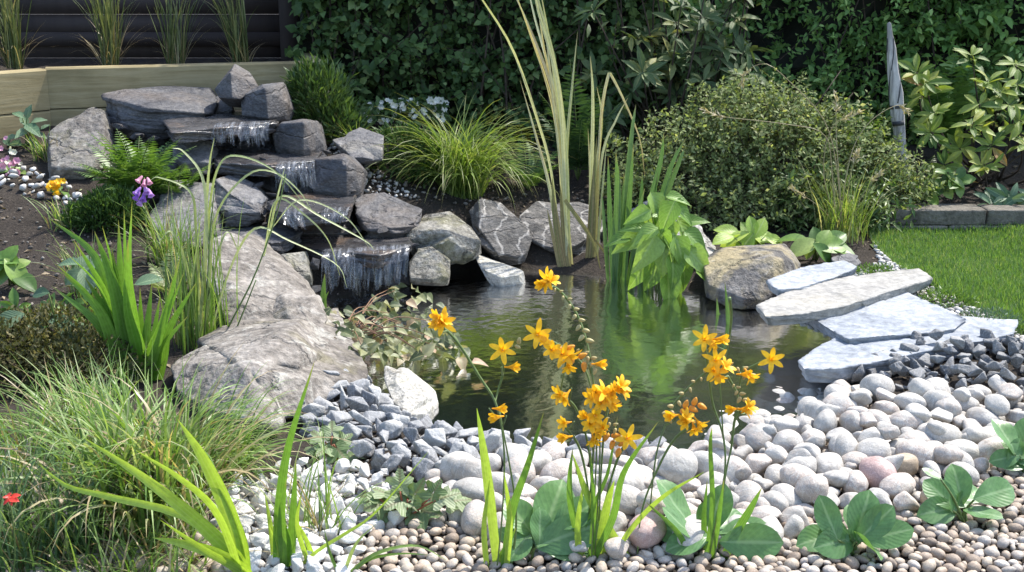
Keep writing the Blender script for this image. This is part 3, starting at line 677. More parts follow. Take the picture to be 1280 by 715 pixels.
slab('broad blue grey slab under the long buff slab', m_blue, [(1003, 386), (1060, 368), (1110, 356), (1150, 374), (1210, 401), (1195, 414), (1060, 422), (1038, 410)], .145, .034, tilt=(.03, 0))
slab('large blue grey front slab overhanging the pond', m_blue, [(997, 444), (1022, 428), (1070, 412), (1200, 400), (1272, 408), (1268, 424), (1180, 434), (1100, 449), (1045, 457), (1006, 455)], .128, .045, tilt=(.05, 0))
rock('big pale limestone boulder at the left of the pond', m_lime, [(330, 400, 3.9), (388, 370, 3.98), (440, 410, 3.75), (463, 455, 3.6), (455, 476, 3.45), (395, 500, 3.25), (345, 532, 3.1), (318, 505, 3.12), (225, 480, 3.3), (213, 445, 3.5), (260, 415, 3.7), (300, 440, 3.36), (330, 452, 3.2)], .3, rough=.014, sub=6, chip=1.6, cuts=(13, .50, .90, 2), k=420)
rock('sloping grey limestone between the big boulder and the falls', m_lime, [(262, 300, 4.3), (288, 291, 4.42), (330, 320, 4.3), (375, 350, 4.2), (402, 386, 4.0), (396, 412, 3.86), (340, 412, 3.8), (268, 402, 3.85), (252, 360, 4.0), (250, 330, 4.1)], .3, rough=.018, sub=6, chip=1.6, cuts=(13, .50, .90, 2), k=420)
rock('low angular limestone at the foot of the big boulder behind the fountain grass', m_lime, [(212, 452, 3.42), (262, 430, 3.55), (318, 446, 3.3), (342, 480, 3.2), (352, 532, 3.02), (322, 528, 3.02), (262, 512, 3.14), (222, 488, 3.26), (308, 462, 3.2)], .25, rough=.016, sub=6, chip=1.6, cuts=(6, .7, .95, 2), k=420)
rock('small ridge of limestone wedged on top of the big boulder', m_lime, [(318, 396, 3.98), (352, 368, 4.0), (392, 372, 3.96), (408, 400, 3.84), (380, 424, 3.72), (335, 418, 3.8), (360, 392, 3.82)], .2, rough=.016, sub=6, chip=1.6, cuts=(6, .66, .93, 2), k=420)
rock('white wedge shaped stone at the left water edge', m_white, [(474, 456, 3.62), (500, 462, 3.6), (547, 492, 3.45), (530, 511, 3.35), (506, 517, 3.3), (487, 490, 3.4)], .12, sink=.1, rough=.02)
rock('rough grey limestone left of the top slate block', m_lime_dark, [(46, 172, 5.3), (75, 145, 5.5), (105, 129, 5.6), (129, 140, 5.5), (134, 175, 5.3), (122, 212, 5.1), (58, 212, 5.1)], .25, rough=.02, sub=6, chip=1.4)
rock('grey stone beside the sedge right of the falls', m_slate_pale, [(415, 175, 5.52), (450, 159, 5.62), (480, 169, 5.52), (477, 196, 5.36), (440, 197, 5.35)], .2, rough=.02)
rock('grey stone behind the tall grass left of the falls', m_slate_pale, [(183, 262, 4.8), (215, 226, 5.0), (272, 228, 5.0), (274, 272, 4.8), (240, 302, 4.6), (188, 302, 4.6)], .25, rough=.02)
rock('pale boulder among the grass in the lower left corner', m_lime, [(-30, 560, 2.9), (30, 550, 2.95), (78, 566, 2.9), (84, 600, 2.8), (20, 612, 2.75), (-40, 605, 2.75)], .25, rough=.05)
rock('dark stone behind the slab steps at the lawn edge', m_slate_pale, [(1040, 322, 4.85), (1062, 316, 4.9), (1080, 322, 4.85), (1072, 332, 4.8), (1046, 332, 4.8)], .08, rough=.02)

# ------------------------------------------------------------------ falling water
def fall_material():
    m, nt, nd, ln = new_mat('falling_water')
    uv = nd.new('ShaderNodeUVMap'); mp = nd.new('ShaderNodeMapping'); mp.inputs['Scale'].default_value = (1.15, .8, 1); ln.new(uv.outputs[0], mp.inputs[0])
    n = noise_t(nd, ln, 2.2, 5, .65, mp.outputs[0], .5); n2 = noise_t(nd, ln, 160, 3, .6, world_pos(nd))
    sv = nd.new('ShaderNodeSeparateXYZ'); ln.new(uv.outputs[0], sv.inputs[0]); fa = nd.new('ShaderNodeMath'); fa.operation = 'MULTIPLY'
    ln.new(maprange(nd, ln, sv.outputs[1], .55, 1.05, 1, .12), fa.inputs[0]); ln.new(maprange(nd, ln, n.outputs[0], .50, .66, .02, .55), fa.inputs[1])
    f = nd.new('ShaderNodeMath'); f.operation = 'MULTIPLY'; ln.new(fa.outputs[0], f.inputs[0]); ln.new(maprange(nd, ln, n2.outputs[0], .3, .6, .55, 1), f.inputs[1])
    tr = nd.new('ShaderNodeBsdfTransparent'); tr.inputs[0].default_value = (.9, .91, .92, 1)
    df = nd.new('ShaderNodeBsdfPrincipled'); df.inputs['Base Color'].default_value = (.55, .56, .58, 1); df.inputs['Roughness'].default_value = .12; df.inputs['Specular IOR Level'].default_value = .8
    tl = nd.new('ShaderNodeBsdfTranslucent'); tl.inputs[0].default_value = (.55, .56, .58, 1)
    a = nd.new('ShaderNodeMixShader'); a.inputs[0].default_value = .35; ln.new(df.outputs[0], a.inputs[1]); ln.new(tl.outputs[0], a.inputs[2])
    mx = nd.new('ShaderNodeMixShader'); ln.new(f.outputs[0], mx.inputs[0]); ln.new(tr.outputs[0], mx.inputs[1]); ln.new(a.outputs[0], mx.inputs[2])
    gl = nd.new('ShaderNodeBsdfGlossy'); gl.inputs['Roughness'].default_value = .08; m2 = nd.new('ShaderNodeMixShader'); m2.inputs[0].default_value = .03; ln.new(mx.outputs[0], m2.inputs[1]); ln.new(gl.outputs[0], m2.inputs[2])
    o = nd.new('ShaderNodeOutputMaterial'); ln.new(m2.outputs[0], o.inputs[0]); return m
m_fall = fall_material()
def waterfall(label, a, b, top_y, drop_pts, zl, _u, n, w=(.0012, .003), veil=1.0):
    """a thin broken curtain of water pouring from the lip a..b (pixels at height zl) to the drop line"""
    mb = MB(); nu = max(10, int((b - a) / 1.5)); nv = 14; seed = int(a)
    for layer in range(2):
        U = np.linspace(0, 1, nu + 1); V = []; UV = []
        for i in range(nu + 1):
            A = PZ(a + (b - a) * U[i], top_y[0] + (top_y[1] - top_y[0]) * U[i], zl); xb = drop_pts[0] + (drop_pts[2] - drop_pts[0]) * U[i]; yb = drop_pts[1] + (drop_pts[3] - drop_pts[1]) * U[i]
            B = P(xb, yb, A[1] - .05); B = A + (B - A) * (.72 + .33 * vnoise(np.array([[U[i] * (b - a) / 5, layer * 5., 7.]]), seed)[0]); fold = .012 * vnoise(np.array([[U[i] * (b - a) / 6, layer * 9., 2.]]), seed)[0]
            for j in range(nv + 1):
                t = j / nv; p = A + (B - A) * t; p[1] = A[1] + .05 * (1 - t / .14) if t < .14 else A[1] - .05 * ((t - .14) / .86) ** .6 + fold * t - layer * .008
                if t < .14: p[2] = A[2] + .003
                V.append(p); UV.append((U[i] * (b - a) / 10 + layer * 40, t * (.5 + .5 * (1 if .08 < U[i] < .92 else 3))))
        Q = [(i * (nv + 1) + j, (i + 1) * (nv + 1) + j, (i + 1) * (nv + 1) + j + 1, i * (nv + 1) + j + 1) for i in range(nu) for j in range(nv)]
        mb.add(V, Q, None, UV)
    for i in range(n):
        t = rng.uniform(0, 1); A = PZ(a + (b - a) * t, top_y[0] + (top_y[1] - top_y[0]) * t, zl + .002); B = P(drop_pts[0] + (drop_pts[2] - drop_pts[0]) * t + rng.normal(0, 1.5), drop_pts[1] + (drop_pts[3] - drop_pts[1]) * t, A[1] - .055)
        B = A + (B - A) * rng.uniform(.45, 1); ww = rng.uniform(*w); pts = [A + [0, -.012, 0], A + (B - A) * .3 + [rng.normal(0, .003), -.035, .012], A + (B - A) * .65 + [rng.normal(0, .005), -.03, .008], B + [0, -.02, 0]]
        tube(mb, pts, ww * .5, ww, 12, 5)
        V, T = ico(1)
        for _ in range(2): mb.add(V * rng.uniform(.0012, .003) + B + rng.normal(0, .016, 3) * [1, 1, .6] + [0, -.02, .012], None, T)
    o = mb.build('waterfall', m_fall); tag(o, label, 'waterfall')
waterfall('uppermost fall dropping from the top slate lip', 268, 336, (156, 153), (266, 186, 338, 184), .608, 0, 46)
waterfall('second fall with broad streaks below the rust stained ledge', 345, 392, (205, 203), (345, 240, 398, 238), .473, 0, 40)
waterfall('small white chute pouring off the third ledge', 352, 378, (264, 264), (362, 288, 384, 286), .342, 0, 12)
waterfall('short trickle at the right end of the third ledge', 402, 436, (264, 262), (404, 282, 432, 280), .342, 0, 14)
waterfall('lowest fall of thin separate strands dropping into the pond', 402, 512, (316, 309), (404, 372, 508, 366), .197, 0, 24)
mb = MB()
for (xa, xb, ya, z_, n_) in [(262, 342, 188, .47, 90), (345, 400, 242, .34, 70), (358, 388, 290, .197, 60), (402, 434, 284, .197, 40)]:
    for _ in range(n_):
        p = PZ(rng.uniform(xa, xb), ya + rng.normal(0, 2.5), z_); V, T = ico(1); r_ = rng.uniform(.0012, .0045); mb.add(V * r_ * np.array([1.3, 1.3, .7]) + p + [0, 0, abs(rng.normal(0, .008))], None, T)
tag(mb.build('water_splash', m_fall, org=(0, 0, 0)), 'splashing droplets where the falls land on the ledges', 'splash', kind='stuff')
# foam where the lowest fall meets the pond
mb = MB()
for i in range(260):
    c_ = P(rng.uniform(400, 512), rng.uniform(366, 384), 1.0); c_ = PZ(rng.uniform(396, 516), rng.uniform(364, 386), 0.0); V, T = ico(1); s_ = rng.uniform(.002, .007)
    mb.add(V * np.array([s_ * 1.4, s_ * 1.4, s_ * .5]) + c_, None, T)
tag(mb.build('water_foam', m_fall, org=(0, 0, 0)), 'pale bubbles and foam on the pond under the lowest fall', 'foam', kind='stuff')

# ------------------------------------------------------------------ loose stones
m_cob = rock_mat('pale_cobble', [(0, (.25, .235, .215)), (.2, (.37, .35, .315)), (.45, (.46, .435, .39)), (.6, (.31, .295, .27)), (.72, (.42, .35, .30)), (.8, (.49, .46, .41)), (1, (.52, .495, .45))], scale=2.2, bump=.25, rough=.66, objrand=.62, vein=((.55, .53, .5), .7, .35), spec=.35, tint=((.30, .265, .22), .45, 1.6, .48, .68))
m_cobwet = rock_mat('wet_cobble', [(0, (0.125, 0.117, 0.107)), (.2, (0.185, 0.175, 0.158)), (.45, (0.230, 0.217, 0.195)), (.6, (0.155, 0.147, 0.135)), (.72, (0.210, 0.175, 0.150)), (.8, (0.245, 0.230, 0.205)), (1, (0.260, 0.247, 0.225))], scale=2.2, bump=.25, rough=.3, objrand=.62, vein=((0.275, 0.265, 0.250), .7, .35), spec=.5, tint=((0.150, 0.133, 0.110), .45, 1.6, .48, .68))
m_pink = rock_mat('pink_cobble', [(.2, (0.330, 0.220, 0.198)), (.5, (0.407, 0.286, 0.259)), (.8, (0.462, 0.363, 0.330))], scale=2.2, bump=.18, rough=.62, objrand=.3)
m_tan = rock_mat('tan_cobble', [(.2, (.30, .235, .16)), (.5, (.37, .295, .21)), (.8, (.42, .35, .26))], scale=2.2, bump=.18, rough=.62, objrand=.3)
m_chip = rock_mat('blue_slate_chipping', [(0, (0.120, 0.121, 0.128)), (.35, (0.220, 0.223, 0.224)), (.7, (0.320, 0.320, 0.308)), (1, (0.430, 0.427, 0.396))], scale=2.2, bump=.35, rough=.6, objrand=.65, vein=((.42, .42, .43), 1.1, .6))
m_chipd = rock_mat('dark_slate_chipping', [(0, (0.080, 0.081, 0.082)), (.4, (0.140, 0.141, 0.141)), (.7, (0.210, 0.209, 0.202)), (1, (0.300, 0.296, 0.282))], scale=2.2, bump=.35, rough=.6, objrand=.65, vein=((.36, .36, .37), 1.1, .5))
m_chip_bed = rock_mat('slate_fragments', [(0, (0.120, 0.121, 0.128)), (.5, (0.220, 0.223, 0.220)), (1, (0.360, 0.359, 0.334))], scale=16, bump=.35, rough=.6, objrand=.8, island=True)
m_soilstone = rock_mat('soil_stone', [(0, (.06, .05, .042)), (.5, (.12, .105, .09)), (1, (.26, .24, .21))], scale=25, bump=.3, rough=.85, objrand=.8, island=True)
m_whitechip = rock_mat('white_chipping', [(0, (.42, .41, .38)), (.5, (.54, .53, .50)), (1, (.64, .63, .60))], scale=2.5, bump=.3, rough=.75, objrand=.6)
m_gravel = rock_mat('pea_gravel', [(0, (0.177, 0.137, 0.105)), (.3, (0.312, 0.246, 0.186)), (.55, (0.406, 0.337, 0.259)), (.8, (0.326, 0.292, 0.259)), (1, (0.569, 0.506, 0.432))], scale=25, bump=.2, rough=.65, objrand=.85, island=True)
m_whitegravel = rock_mat('pale_small_stone', [(0, (.30, .28, .25)), (.5, (.46, .44, .41)), (1, (.60, .58, .55))], scale=25, bump=.2, rough=.7, objrand=.85, island=True)
def pebble_verts(sub, k, seed, flat=(.62, .85), ang=False):
    r_ = np.random.default_rng(seed); d, T = ico(sub)
    if ang == 2:
        pts = unit(r_.normal(size=(16, 3))) * r_.uniform(.85, 1.05, (16, 1)); V, nor, T = hull_solid(pts, 9, sub); V = V + nor * (.03 * fbm(V * 1.6 + seed, 2, seed))[:, None]
    elif ang:
        pts = unit(r_.normal(size=(11, 3))) * r_.uniform(.75, 1.05, (11, 1)); V, nor, T = hull_solid(pts, 130, sub); V = V + nor * (.05 * fbm(V * 2.5 + seed, 2, seed))[:, None]
    else:
        V = d * (1 + .13 * fbm(d * 1.1 + seed * 3.1, 2, seed))[:, None]
    V = V * np.array([1, r_.uniform(.6, .92), r_.uniform(*flat)])
    return V - (V.max(0) + V.min(0)) / 2, T
def pebble_mesh(name, sub, k, seed, mat, flat=(.5, .75), ang=False):
    V, T = pebble_verts(sub, k, seed, flat, ang); b = MB(); b.add(V, None, T); me = b.mesh(name, (0, 0, 0), True); me.materials.append(mat); return me
def packed(poly_px, rmin, rmax, n_try, squeeze=.8, bias=1.6, avoid=(), zfun=None):
    """loose stones thrown largest first on the ground under a patch of the photo"""
    W = np.array([G(x, y)[:2] for x, y in poly_px]); lo = W.min(0) - .02; hi = W.max(0) + .02
    xs = rng.uniform(lo[0], hi[0], n_try); ys = rng.uniform(lo[1], hi[1], n_try); ok = inpoly(xs, ys, W); xs = xs[ok]; ys = ys[ok]
    rs = np.sort(rmin + (rmax - rmin) * rng.random(len(xs)) ** bias)[::-1]
    cell = {}; cs = rmax * 2; out = []
    for x, y, r in zip(xs, ys, rs):
        ci, cj = int(x / cs), int(y / cs); bad = False
        for a in (-1, 0, 1):
            for b_ in (-1, 0, 1):
                for (x2, y2, r2) in cell.get((ci + a, cj + b_), ()):
                    if (x - x2) ** 2 + (y - y2) ** 2 < ((r + r2) * squeeze) ** 2: bad = True; break
                if bad: break
            if bad: break
        if bad: continue
        cell.setdefault((ci, cj), []).append((x, y, r)); out.append((x, y, r))
    return np.array(out)
def stones(spots, meshes, name, labeler, cat, group, limit, stuff_name, stuff_label, lift=.35, zs=1.0, tilt=.35, stuff_mat=None, jitter=.3):
    spots = np.asarray(spots); z = terrain(spots[:, 0], spots[:, 1]) + spots[:, 2] * lift + rng.uniform(0, jitter, len(spots)) * spots[:, 2]
    px, py = proj(np.c_[spots[:, :2], z]); dist = np.hypot(spots[:, 0], spots[:, 1]); inv = (px > -10) & (px < 1290) & (py < 725)
    big = np.where(inv, spots[:, 2] / dist, 0); order = np.argsort(-big); mb = MB(); made = []
    for q, i in enumerate(order):
        x, y, r = spots[i]; me = meshes[int(rng.integers(len(meshes)))]
        rot = Euler((rng.normal(0, tilt), rng.normal(0, tilt), rng.uniform(0, 6.28))); s_ = r * rng.uniform(1.0, 1.18)
        if q < limit and inv[i]:
            o = bpy.data.objects.new(name, me); col.objects.link(o); o.location = (x, y, z[i]); o.rotation_euler = rot; o.scale = (s_, s_, s_ * zs)
            lab = labeler(px[i], py[i], r, o); tag(o, lab[0], cat, lab[1] if len(lab) > 1 else group); made.append(o)
        else:
            V = np.array([v.co[:] for v in me.vertices]) * s_ @ np.array(rot.to_matrix()).T + np.array([x, y, z[i]])
            mb.add(V, None, np.array([p.vertices[:] for p in me.polygons]))
    if mb.n: tag(mb.build(stuff_name, stuff_mat or meshes[0].materials[0], org=(0, 0, 0)), stuff_label, cat, kind='stuff')
    return made
def heap(poly_px, rmin, rmax, n, name, label, cat, mat, lift=.3, flat=(.5, .8), ang=False, sub=2, bias=2., dens=.78, n_mesh=8, zj=.6):
    sp = packed(poly_px, rmin, rmax, n, dens, bias)
    tp = [pebble_verts(sub, 3, 900 + i, flat, ang) for i in range(n_mesh)]; mb = MB(); z = terrain(sp[:, 0], sp[:, 1])
    for (x, y, r), zz in zip(sp, z):
        V, T = tp[int(rng.integers(n_mesh))]; M = np.array(Euler((rng.normal(0, .3), rng.normal(0, .3), rng.uniform(0, 6.28))).to_matrix())
        mb.add(V * r * rng.uniform(.95, 1.15) @ M.T + np.array([x, y, zz + r * (lift + rng.uniform(0, zj))]), None, T)
    return tag(mb.build(name, mat, org=(0, 0, 0)), label, cat, kind='stuff')

COB_A = [(560, 600), (640, 582), (740, 580), (830, 578), (900, 566), (960, 552), (1000, 527), (1050, 502), (1120, 502), (1200, 500), (1262, 496), (1330, 498), (1330, 545), (1240, 575), (1180, 640), (1120, 655), (1050, 640), (1000, 672), (935, 690), (850, 695), (760, 705), (640, 695), (560, 645), (500, 618)]
CHIP_L = [(380, 468), (440, 482), (470, 498), (520, 545), (556, 553), (640, 566), (740, 570), (830, 574), (840, 590), (740, 592), (640, 592), (560, 606), (480, 596), (400, 570), (368, 520)]
CHIP_R = [(1060, 468), (1100, 456), (1180, 444), (1260, 436), (1340, 436), (1340, 496), (1262, 494), (1200, 498), (1140, 500), (1056, 498)]
WHITE_L = [(290, 610), (360, 592), (400, 578), (480, 600), (545, 640), (520, 660), (455, 668), (440, 725), (290, 725), (270, 660)]
GRAVEL = [(430, 730), (440, 670), (520, 655), (560, 640), (760, 690), (935, 680), (1050, 640), (1180, 630), (1235, 575), (1330, 540), (1360, 640), (1330, 790), (430, 790)]
MARGIN = [(985, 400), (1100, 330), (1090, 300), (1110, 325), (1180, 372), (1230, 392), (1290, 430), (1260, 430), (1200, 430)]

heap(GRAVEL, .006, .017, 60000, 'pea_gravel', 'brown and cream pea gravel along the front of the garden', 'gravel', m_gravel, sub=2, zj=.5)
heap(MARGIN, .006, .013, 12000, 'pale_gravel', 'pale pinkish gravel between the slab steps and the lawn', 'gravel', m_whitegravel)
heap(COB_A, .01, .022, 20000, 'bedding_gravel', 'small stones filling the gaps between the cobbles', 'gravel', m_gravel, lift=0, zj=.2)
heap([(385, 186), (415, 180), (440, 195), (470, 212), (505, 236), (520, 250), (470, 246), (440, 244), (455, 225)], .008, .02, 3000, 'white_gravel', 'white gravel spilling beside the slate blocks of the falls', 'gravel', m_whitegravel, ang=True)
heap([(0, 210), (40, 215), (110, 250), (140, 290), (90, 262), (0, 236)], .012, .03, 2500, 'grey_rubble', 'grey rubble stones on the left soil bank', 'gravel', m_whitegravel, ang=True)

cob_meshes = [pebble_mesh('cobble_shape', 4, 3, 20 + i, m_cob, (.5, .8), 2 if i % 5 < 2 else False) for i in range(20)]
pink_mesh = pebble_mesh('pink_cobble_shape', 4, 3, 61, m_pink, (.65, .75)); tan_mesh = pebble_mesh('tan_cobble_shape', 4, 3, 62, m_tan, (.6, .7))
def cob_label(px, py, r, o):
    if r > .040: return ('large smooth pale grey cobble in the cobble beach', 'large cobbles of the pond beach')
    if r < .026: return ('small smooth pale cobble wedged in the cobble beach', 'small cobbles of the pond beach')
    return ('mid sized smooth pale grey cobble in the cobble beach', 'mid sized cobbles of the pond beach')
sp = packed(COB_A, .015, .047, 120000, .72, 1.7)
# a second, looser layer riding on the first
sp2 = packed([(640, 590), (900, 575), (1010, 535), (1100, 512), (1240, 508), (1300, 510), (1230, 560), (1160, 620), (1050, 625), (940, 665), (760, 680), (640, 660)], .026, .044, 300, 1.15, 1.2)
made = stones(sp, cob_meshes, 'cobble', cob_label, 'cobble', None, 245, 'small_cobbles', 'the smallest pale cobbles of the pond beach', lift=.42, tilt=.3, jitter=.5)
def cob2_label(px, py, r, o): return ('smooth pale cobble lying loose on top of the cobble beach', 'cobbles lying on top of the beach')
made2 = stones(np.c_[sp2[:, :2], sp2[:, 2]], cob_meshes, 'cobble', cob2_label, 'cobble', None, 50, 'spare', '', lift=1.25, tilt=.4, jitter=.3) if len(sp2) else []
def recolour(px, py, mesh, label):
    best = min(made + made2, key=lambda o: (proj(np.array(o.location))[0][0] - px) ** 2 + (proj(np.array(o.location))[1][0] - py) ** 2 - (4e4 * (o.scale[0] - .05)))
    best.data = mesh; best['label'] = label
    if 'group' in best: del best['group']
    return best
def wet_version(me):
    if me.name + '_wet' in bpy.data.meshes: return bpy.data.meshes[me.name + '_wet']
    w = me.copy(); w.name = me.name + '_wet'; w.materials[0] = m_cobwet; return w
for o in made:
    if o.location.z < .035: o.data = wet_version(o.data); o['label'] = 'dark wet cobble at the edge of the water'; o['group'] = 'wet cobbles at the water line'
o = recolour(1090, 590, pink_mesh, 'pink cobble among the pale ones above the leafy rosettes'); o.scale = (.055, .055, .05)
o = recolour(1125, 582, tan_mesh, 'small tan cobble beside the pink cobble')
o = recolour(1160, 665, tan_mesh, 'flat tan cobble at the gravel edge below the rosettes')
o = recolour(815, 690, pink_mesh, 'reddish cobble low between the orange flowering plants')

chip_meshes = [pebble_mesh('slate_chip_shape', 4, 3, 120 + i, m_chip, (.5, .8), True) for i in range(10)]
chipd_meshes = [pebble_mesh('dark_chip_shape', 4, 3, 150 + i, m_chipd, (.5, .8), True) for i in range(10)]
wc_meshes = [pebble_mesh('white_chip_shape', 4, 3, 180 + i, m_whitechip, (.55, .85), True) for i in range(8)]
heap(CHIP_L, .008, .018, 9000, 'slate_bedding', 'small slate fragments filling the left bank', 'gravel', m_chip_bed, lift=0, ang=True, zj=.3)
sp = packed(CHIP_L, .013, .042, 60000, .66, 1.3)
stones(sp, chip_meshes, 'slate_chipping', lambda px, py, r, o: (('larger angular blue grey slate piece on the left pond bank', 'larger slate pieces of the left bank') if r > .027 else ('small angular blue grey slate piece on the left pond bank', 'small slate pieces of the left bank')),
       'slate piece', None, 170, 'slate_chippings', 'smallest blue grey slate chippings of the left bank', lift=.5, tilt=.5, jitter=.7)
sp = packed(CHIP_R, .012, .034, 60000, .66, 1.3)
stones(sp, chipd_meshes, 'slate_chipping', lambda px, py, r, o: ('dark angular slate piece heaped in front of the front slab', 'dark slate pieces in front of the slabs'),
       'slate piece', None, 120, 'dark_slate_chippings', 'smallest dark slate chippings beside the front slab', lift=.6, tilt=.5, jitter=1.6)
heap(WHITE_L, .006, .014, 12000, 'white_bedding', 'small white gravel filling the lower left stones', 'gravel', m_whitegravel, lift=0, zj=.3)
heap([(-60, 600), (60, 590), (280, 600), (300, 640), (290, 735), (-120, 735)], .009, .024, 16000, 'mixed_gravel', 'mixed grey gravel under the lower left grasses', 'gravel', m_gravel, lift=.1, zj=.3)
sp = packed(WHITE_L, .012, .033, 60000, .7, 1.4)
stones(sp, wc_meshes, 'white_stone', lambda px, py, r, o: ('rough white stone scattered between the lower left grasses', 'white stones in the lower left'),
       'stone', None, 150, 'white_chippings', 'smallest white chippings in the lower left', lift=.45, tilt=.4, jitter=.5)
# small broken slates packed into the gaps of the falls
gap_meshes = [pebble_mesh('gap_slate_shape', 4, 3, 210 + i, m_slate, (.5, .8), True) for i in range(6)]
for px, py, Y, r in [(196, 176, 5.4, .05), (206, 190, 5.3, .045), (190, 200, 5.2, .05), (214, 212, 5.14, .05), (236, 214, 5.14, .045), (258, 212, 5.14, .05), (280, 214, 5.1, .04), (300, 222, 5.1, .045), (322, 232, 5.05, .04), (338, 244, 5.04, .04), (328, 262, 4.9, .045), (340, 272, 4.92, .04), (352, 282, 4.9, .04), (398, 244, 5.1, .035), (440, 240, 5.06, .03), (446, 288, 4.92, .035), (330, 306, 4.66, .05), (346, 310, 4.62, .045), (306, 306, 4.6, .04), (392, 330, 4.62, .045), (375, 350, 4.55, .05), (392, 362, 4.55, .045), (352, 360, 4.5, .05), (280, 306, 4.6, .05), (408, 190, 5.36, .03), (404, 196, 5.3, .03), (516, 306, 4.85, .03), (262, 284, 4.75, .045), (330, 200, 5.2, .03), (478, 288, 4.84, .03), (400, 372, 4.6, .035), (330, 330, 4.55, .05), (152, 160, 5.46, .06), (172, 170, 5.42, .06)]:
    o = bpy.data.objects.new('slate_chunk', gap_meshes[int(rng.integers(6))]); col.objects.link(o); o.location = P(px, py, Y); o.rotation_euler = (rng.normal(0, .3), rng.normal(0, .3), rng.uniform(0, 6.28)); o.scale = (r * 1.1, r, r * .8)
    tag(o, 'small dark slate chunk packed into a gap of the waterfall', 'rock', 'small slate chunks in the waterfall')
# stones seen through the shallow water at the right
sp = []
for i in range(170):
    p_ = PZ(rng.uniform(880, 1060), rng.uniform(486, 552), -.02)
    if inpoly(np.array([p_[0]]), np.array([p_[1]]), POND)[0]: sp.append((p_[0], p_[1], rng.uniform(.015, .04)))
sp = [q for q in sp if dist_poly(np.array([q[0]]), np.array([q[1]]), POND)[0] < .2]
sunk = stones(np.array(sp), cob_meshes, 'sunken_stone', lambda px, py, r, o: ('pale stone lying under the shallow water at the cobble edge', 'stones under the shallow water'), 'stone', None, 40, 'sunken_pebbles', 'small pebbles under the shallow water', lift=.3)
for o in sunk: o.location.z = -o.scale.z * rng.uniform(.45, .75) - (rng.uniform(0, .02) if rng.random() < .6 else -.008)

# fallen leaves and bits on the bare soil
mb = MB(); n = 2600; x = rng.uniform(-2.6, 2.8, n); y = rng.uniform(3.3, 6.6, n); k = (~inpoly(x, y, POND)) & (dist_poly(x, y, POND) > .05) & (~inpoly(x, y, LAWN)); x = x[k]; y = y[k]; n = len(x)
scatter(mb, leaf_tpl(2, .5, .45, .2, .3), np.c_[x, y, terrain(x, y) + .006], np.c_[rng.normal(0, 1, (n, 2)), rng.normal(0, .2, n)], np.c_[rng.normal(0, .35, (n, 2)), np.ones(n)], rng.uniform(.010, .036, n))
m_litter = leaf_mat('leaf_litter', [(0, (.05, .035, .022)), (.4, (.12, .085, .05)), (.75, (.22, .165, .10)), (.9, (.30, .24, .15)), (1, (.14, .17, .06))], trans=.1, rough=.7, patch_amt=.1)
tag(mb.build('leaf_litter', m_litter, org=(0, 0, 0)), 'fallen brown leaves scattered on the bare soil', 'leaves', kind='stuff')
heap([(-60, 240), (60, 250), (150, 300), (230, 330), (240, 420), (150, 470), (0, 420), (-80, 330)], .005, .014, 900, 'soil_crumbs', 'small stones and clods on the left soil bank', 'gravel', m_soilstone, ang=True, dens=1.2, bias=2.5)
heap([(380, 200), (500, 215), (620, 240), (760, 240), (900, 300), (760, 320), (560, 262), (470, 240)], .006, .018, 900, 'border_stones', 'small stones on the soil behind the pond', 'gravel', m_soilstone, ang=True, dens=1.1, bias=2.2)
# ------------------------------------------------------------------ plants: shared shapes and materials
IVY = leaf_tpl(3, .85, .32, .12, .2); OVAL = leaf_tpl(3, .55, .45, .18, .25); LANCE = leaf_tpl(4, .3, .5, .25, .25); TINY = leaf_tpl(2, .5, .5, .15, .1)
HEART = leaf_tpl(7, .62, .26, .22, .35, 5, .9); PINNA = leaf_tpl(2, .26, .3, .1, .15); BIG = leaf_tpl(8, .62, .52, .16, .22, 5, .75)
m_bark = plain_mat('twig_bark', (.03, .022, .016), (.075, .055, .04), 40, .9, .6)
m_stem = leaf_mat('green_stem', [(0, (.10, .16, .04)), (1, (.16, .21, .07))], trans=.1)
m_strawstem = leaf_mat('straw_stem', [(0, (.26, .21, .10)), (1, (.42, .35, .2))], trans=.2)
m_ivy = leaf_mat('ivy_leaf', [(0, (0.037, 0.072, 0.023)), (.5, (0.070, 0.128, 0.037)), (.85, (0.118, 0.187, 0.057)), (1, (0.203, 0.265, 0.100))], trans=.3, rough=.5, patch=3, spec=.25)
m_hedge = leaf_mat('hedge_leaf', [(0, (0.083, 0.164, 0.043)), (.5, (0.152, 0.281, 0.072)), (.85, (0.234, 0.385, 0.108)), (1, (0.398, 0.538, 0.183))], trans=.35, rough=.5, patch=3, spec=.25)
m_rhodo = leaf_mat('rhododendron_leaf', [(0, (0.052, 0.092, 0.034)), (.5, (0.092, 0.144, 0.052)), (.85, (0.161, 0.201, 0.081)), (1, (0.276, 0.276, 0.092))], trans=.3, rough=.5, spec=.3, midrib=(.16, .19, .09))
m_rhodoy = leaf_mat('young_rhododendron_leaf', [(0, (0.076, 0.146, 0.032)), (.35, (0.160, 0.241, 0.045)), (.7, (0.277, 0.344, 0.063)), (.92, (0.370, 0.387, 0.090)), (1, (0.336, 0.189, 0.063))], trans=.38, rough=.45, spec=.3, midrib=(.28, .33, .12), patch_amt=.3)
m_olive = leaf_mat('small_olive_leaf', [(0, (0.112, 0.151, 0.053)), (.5, (0.198, 0.249, 0.096)), (.85, (0.289, 0.349, 0.151)), (1, (0.421, 0.427, 0.233))], trans=.42, rough=.6, patch=4, spec=.15)

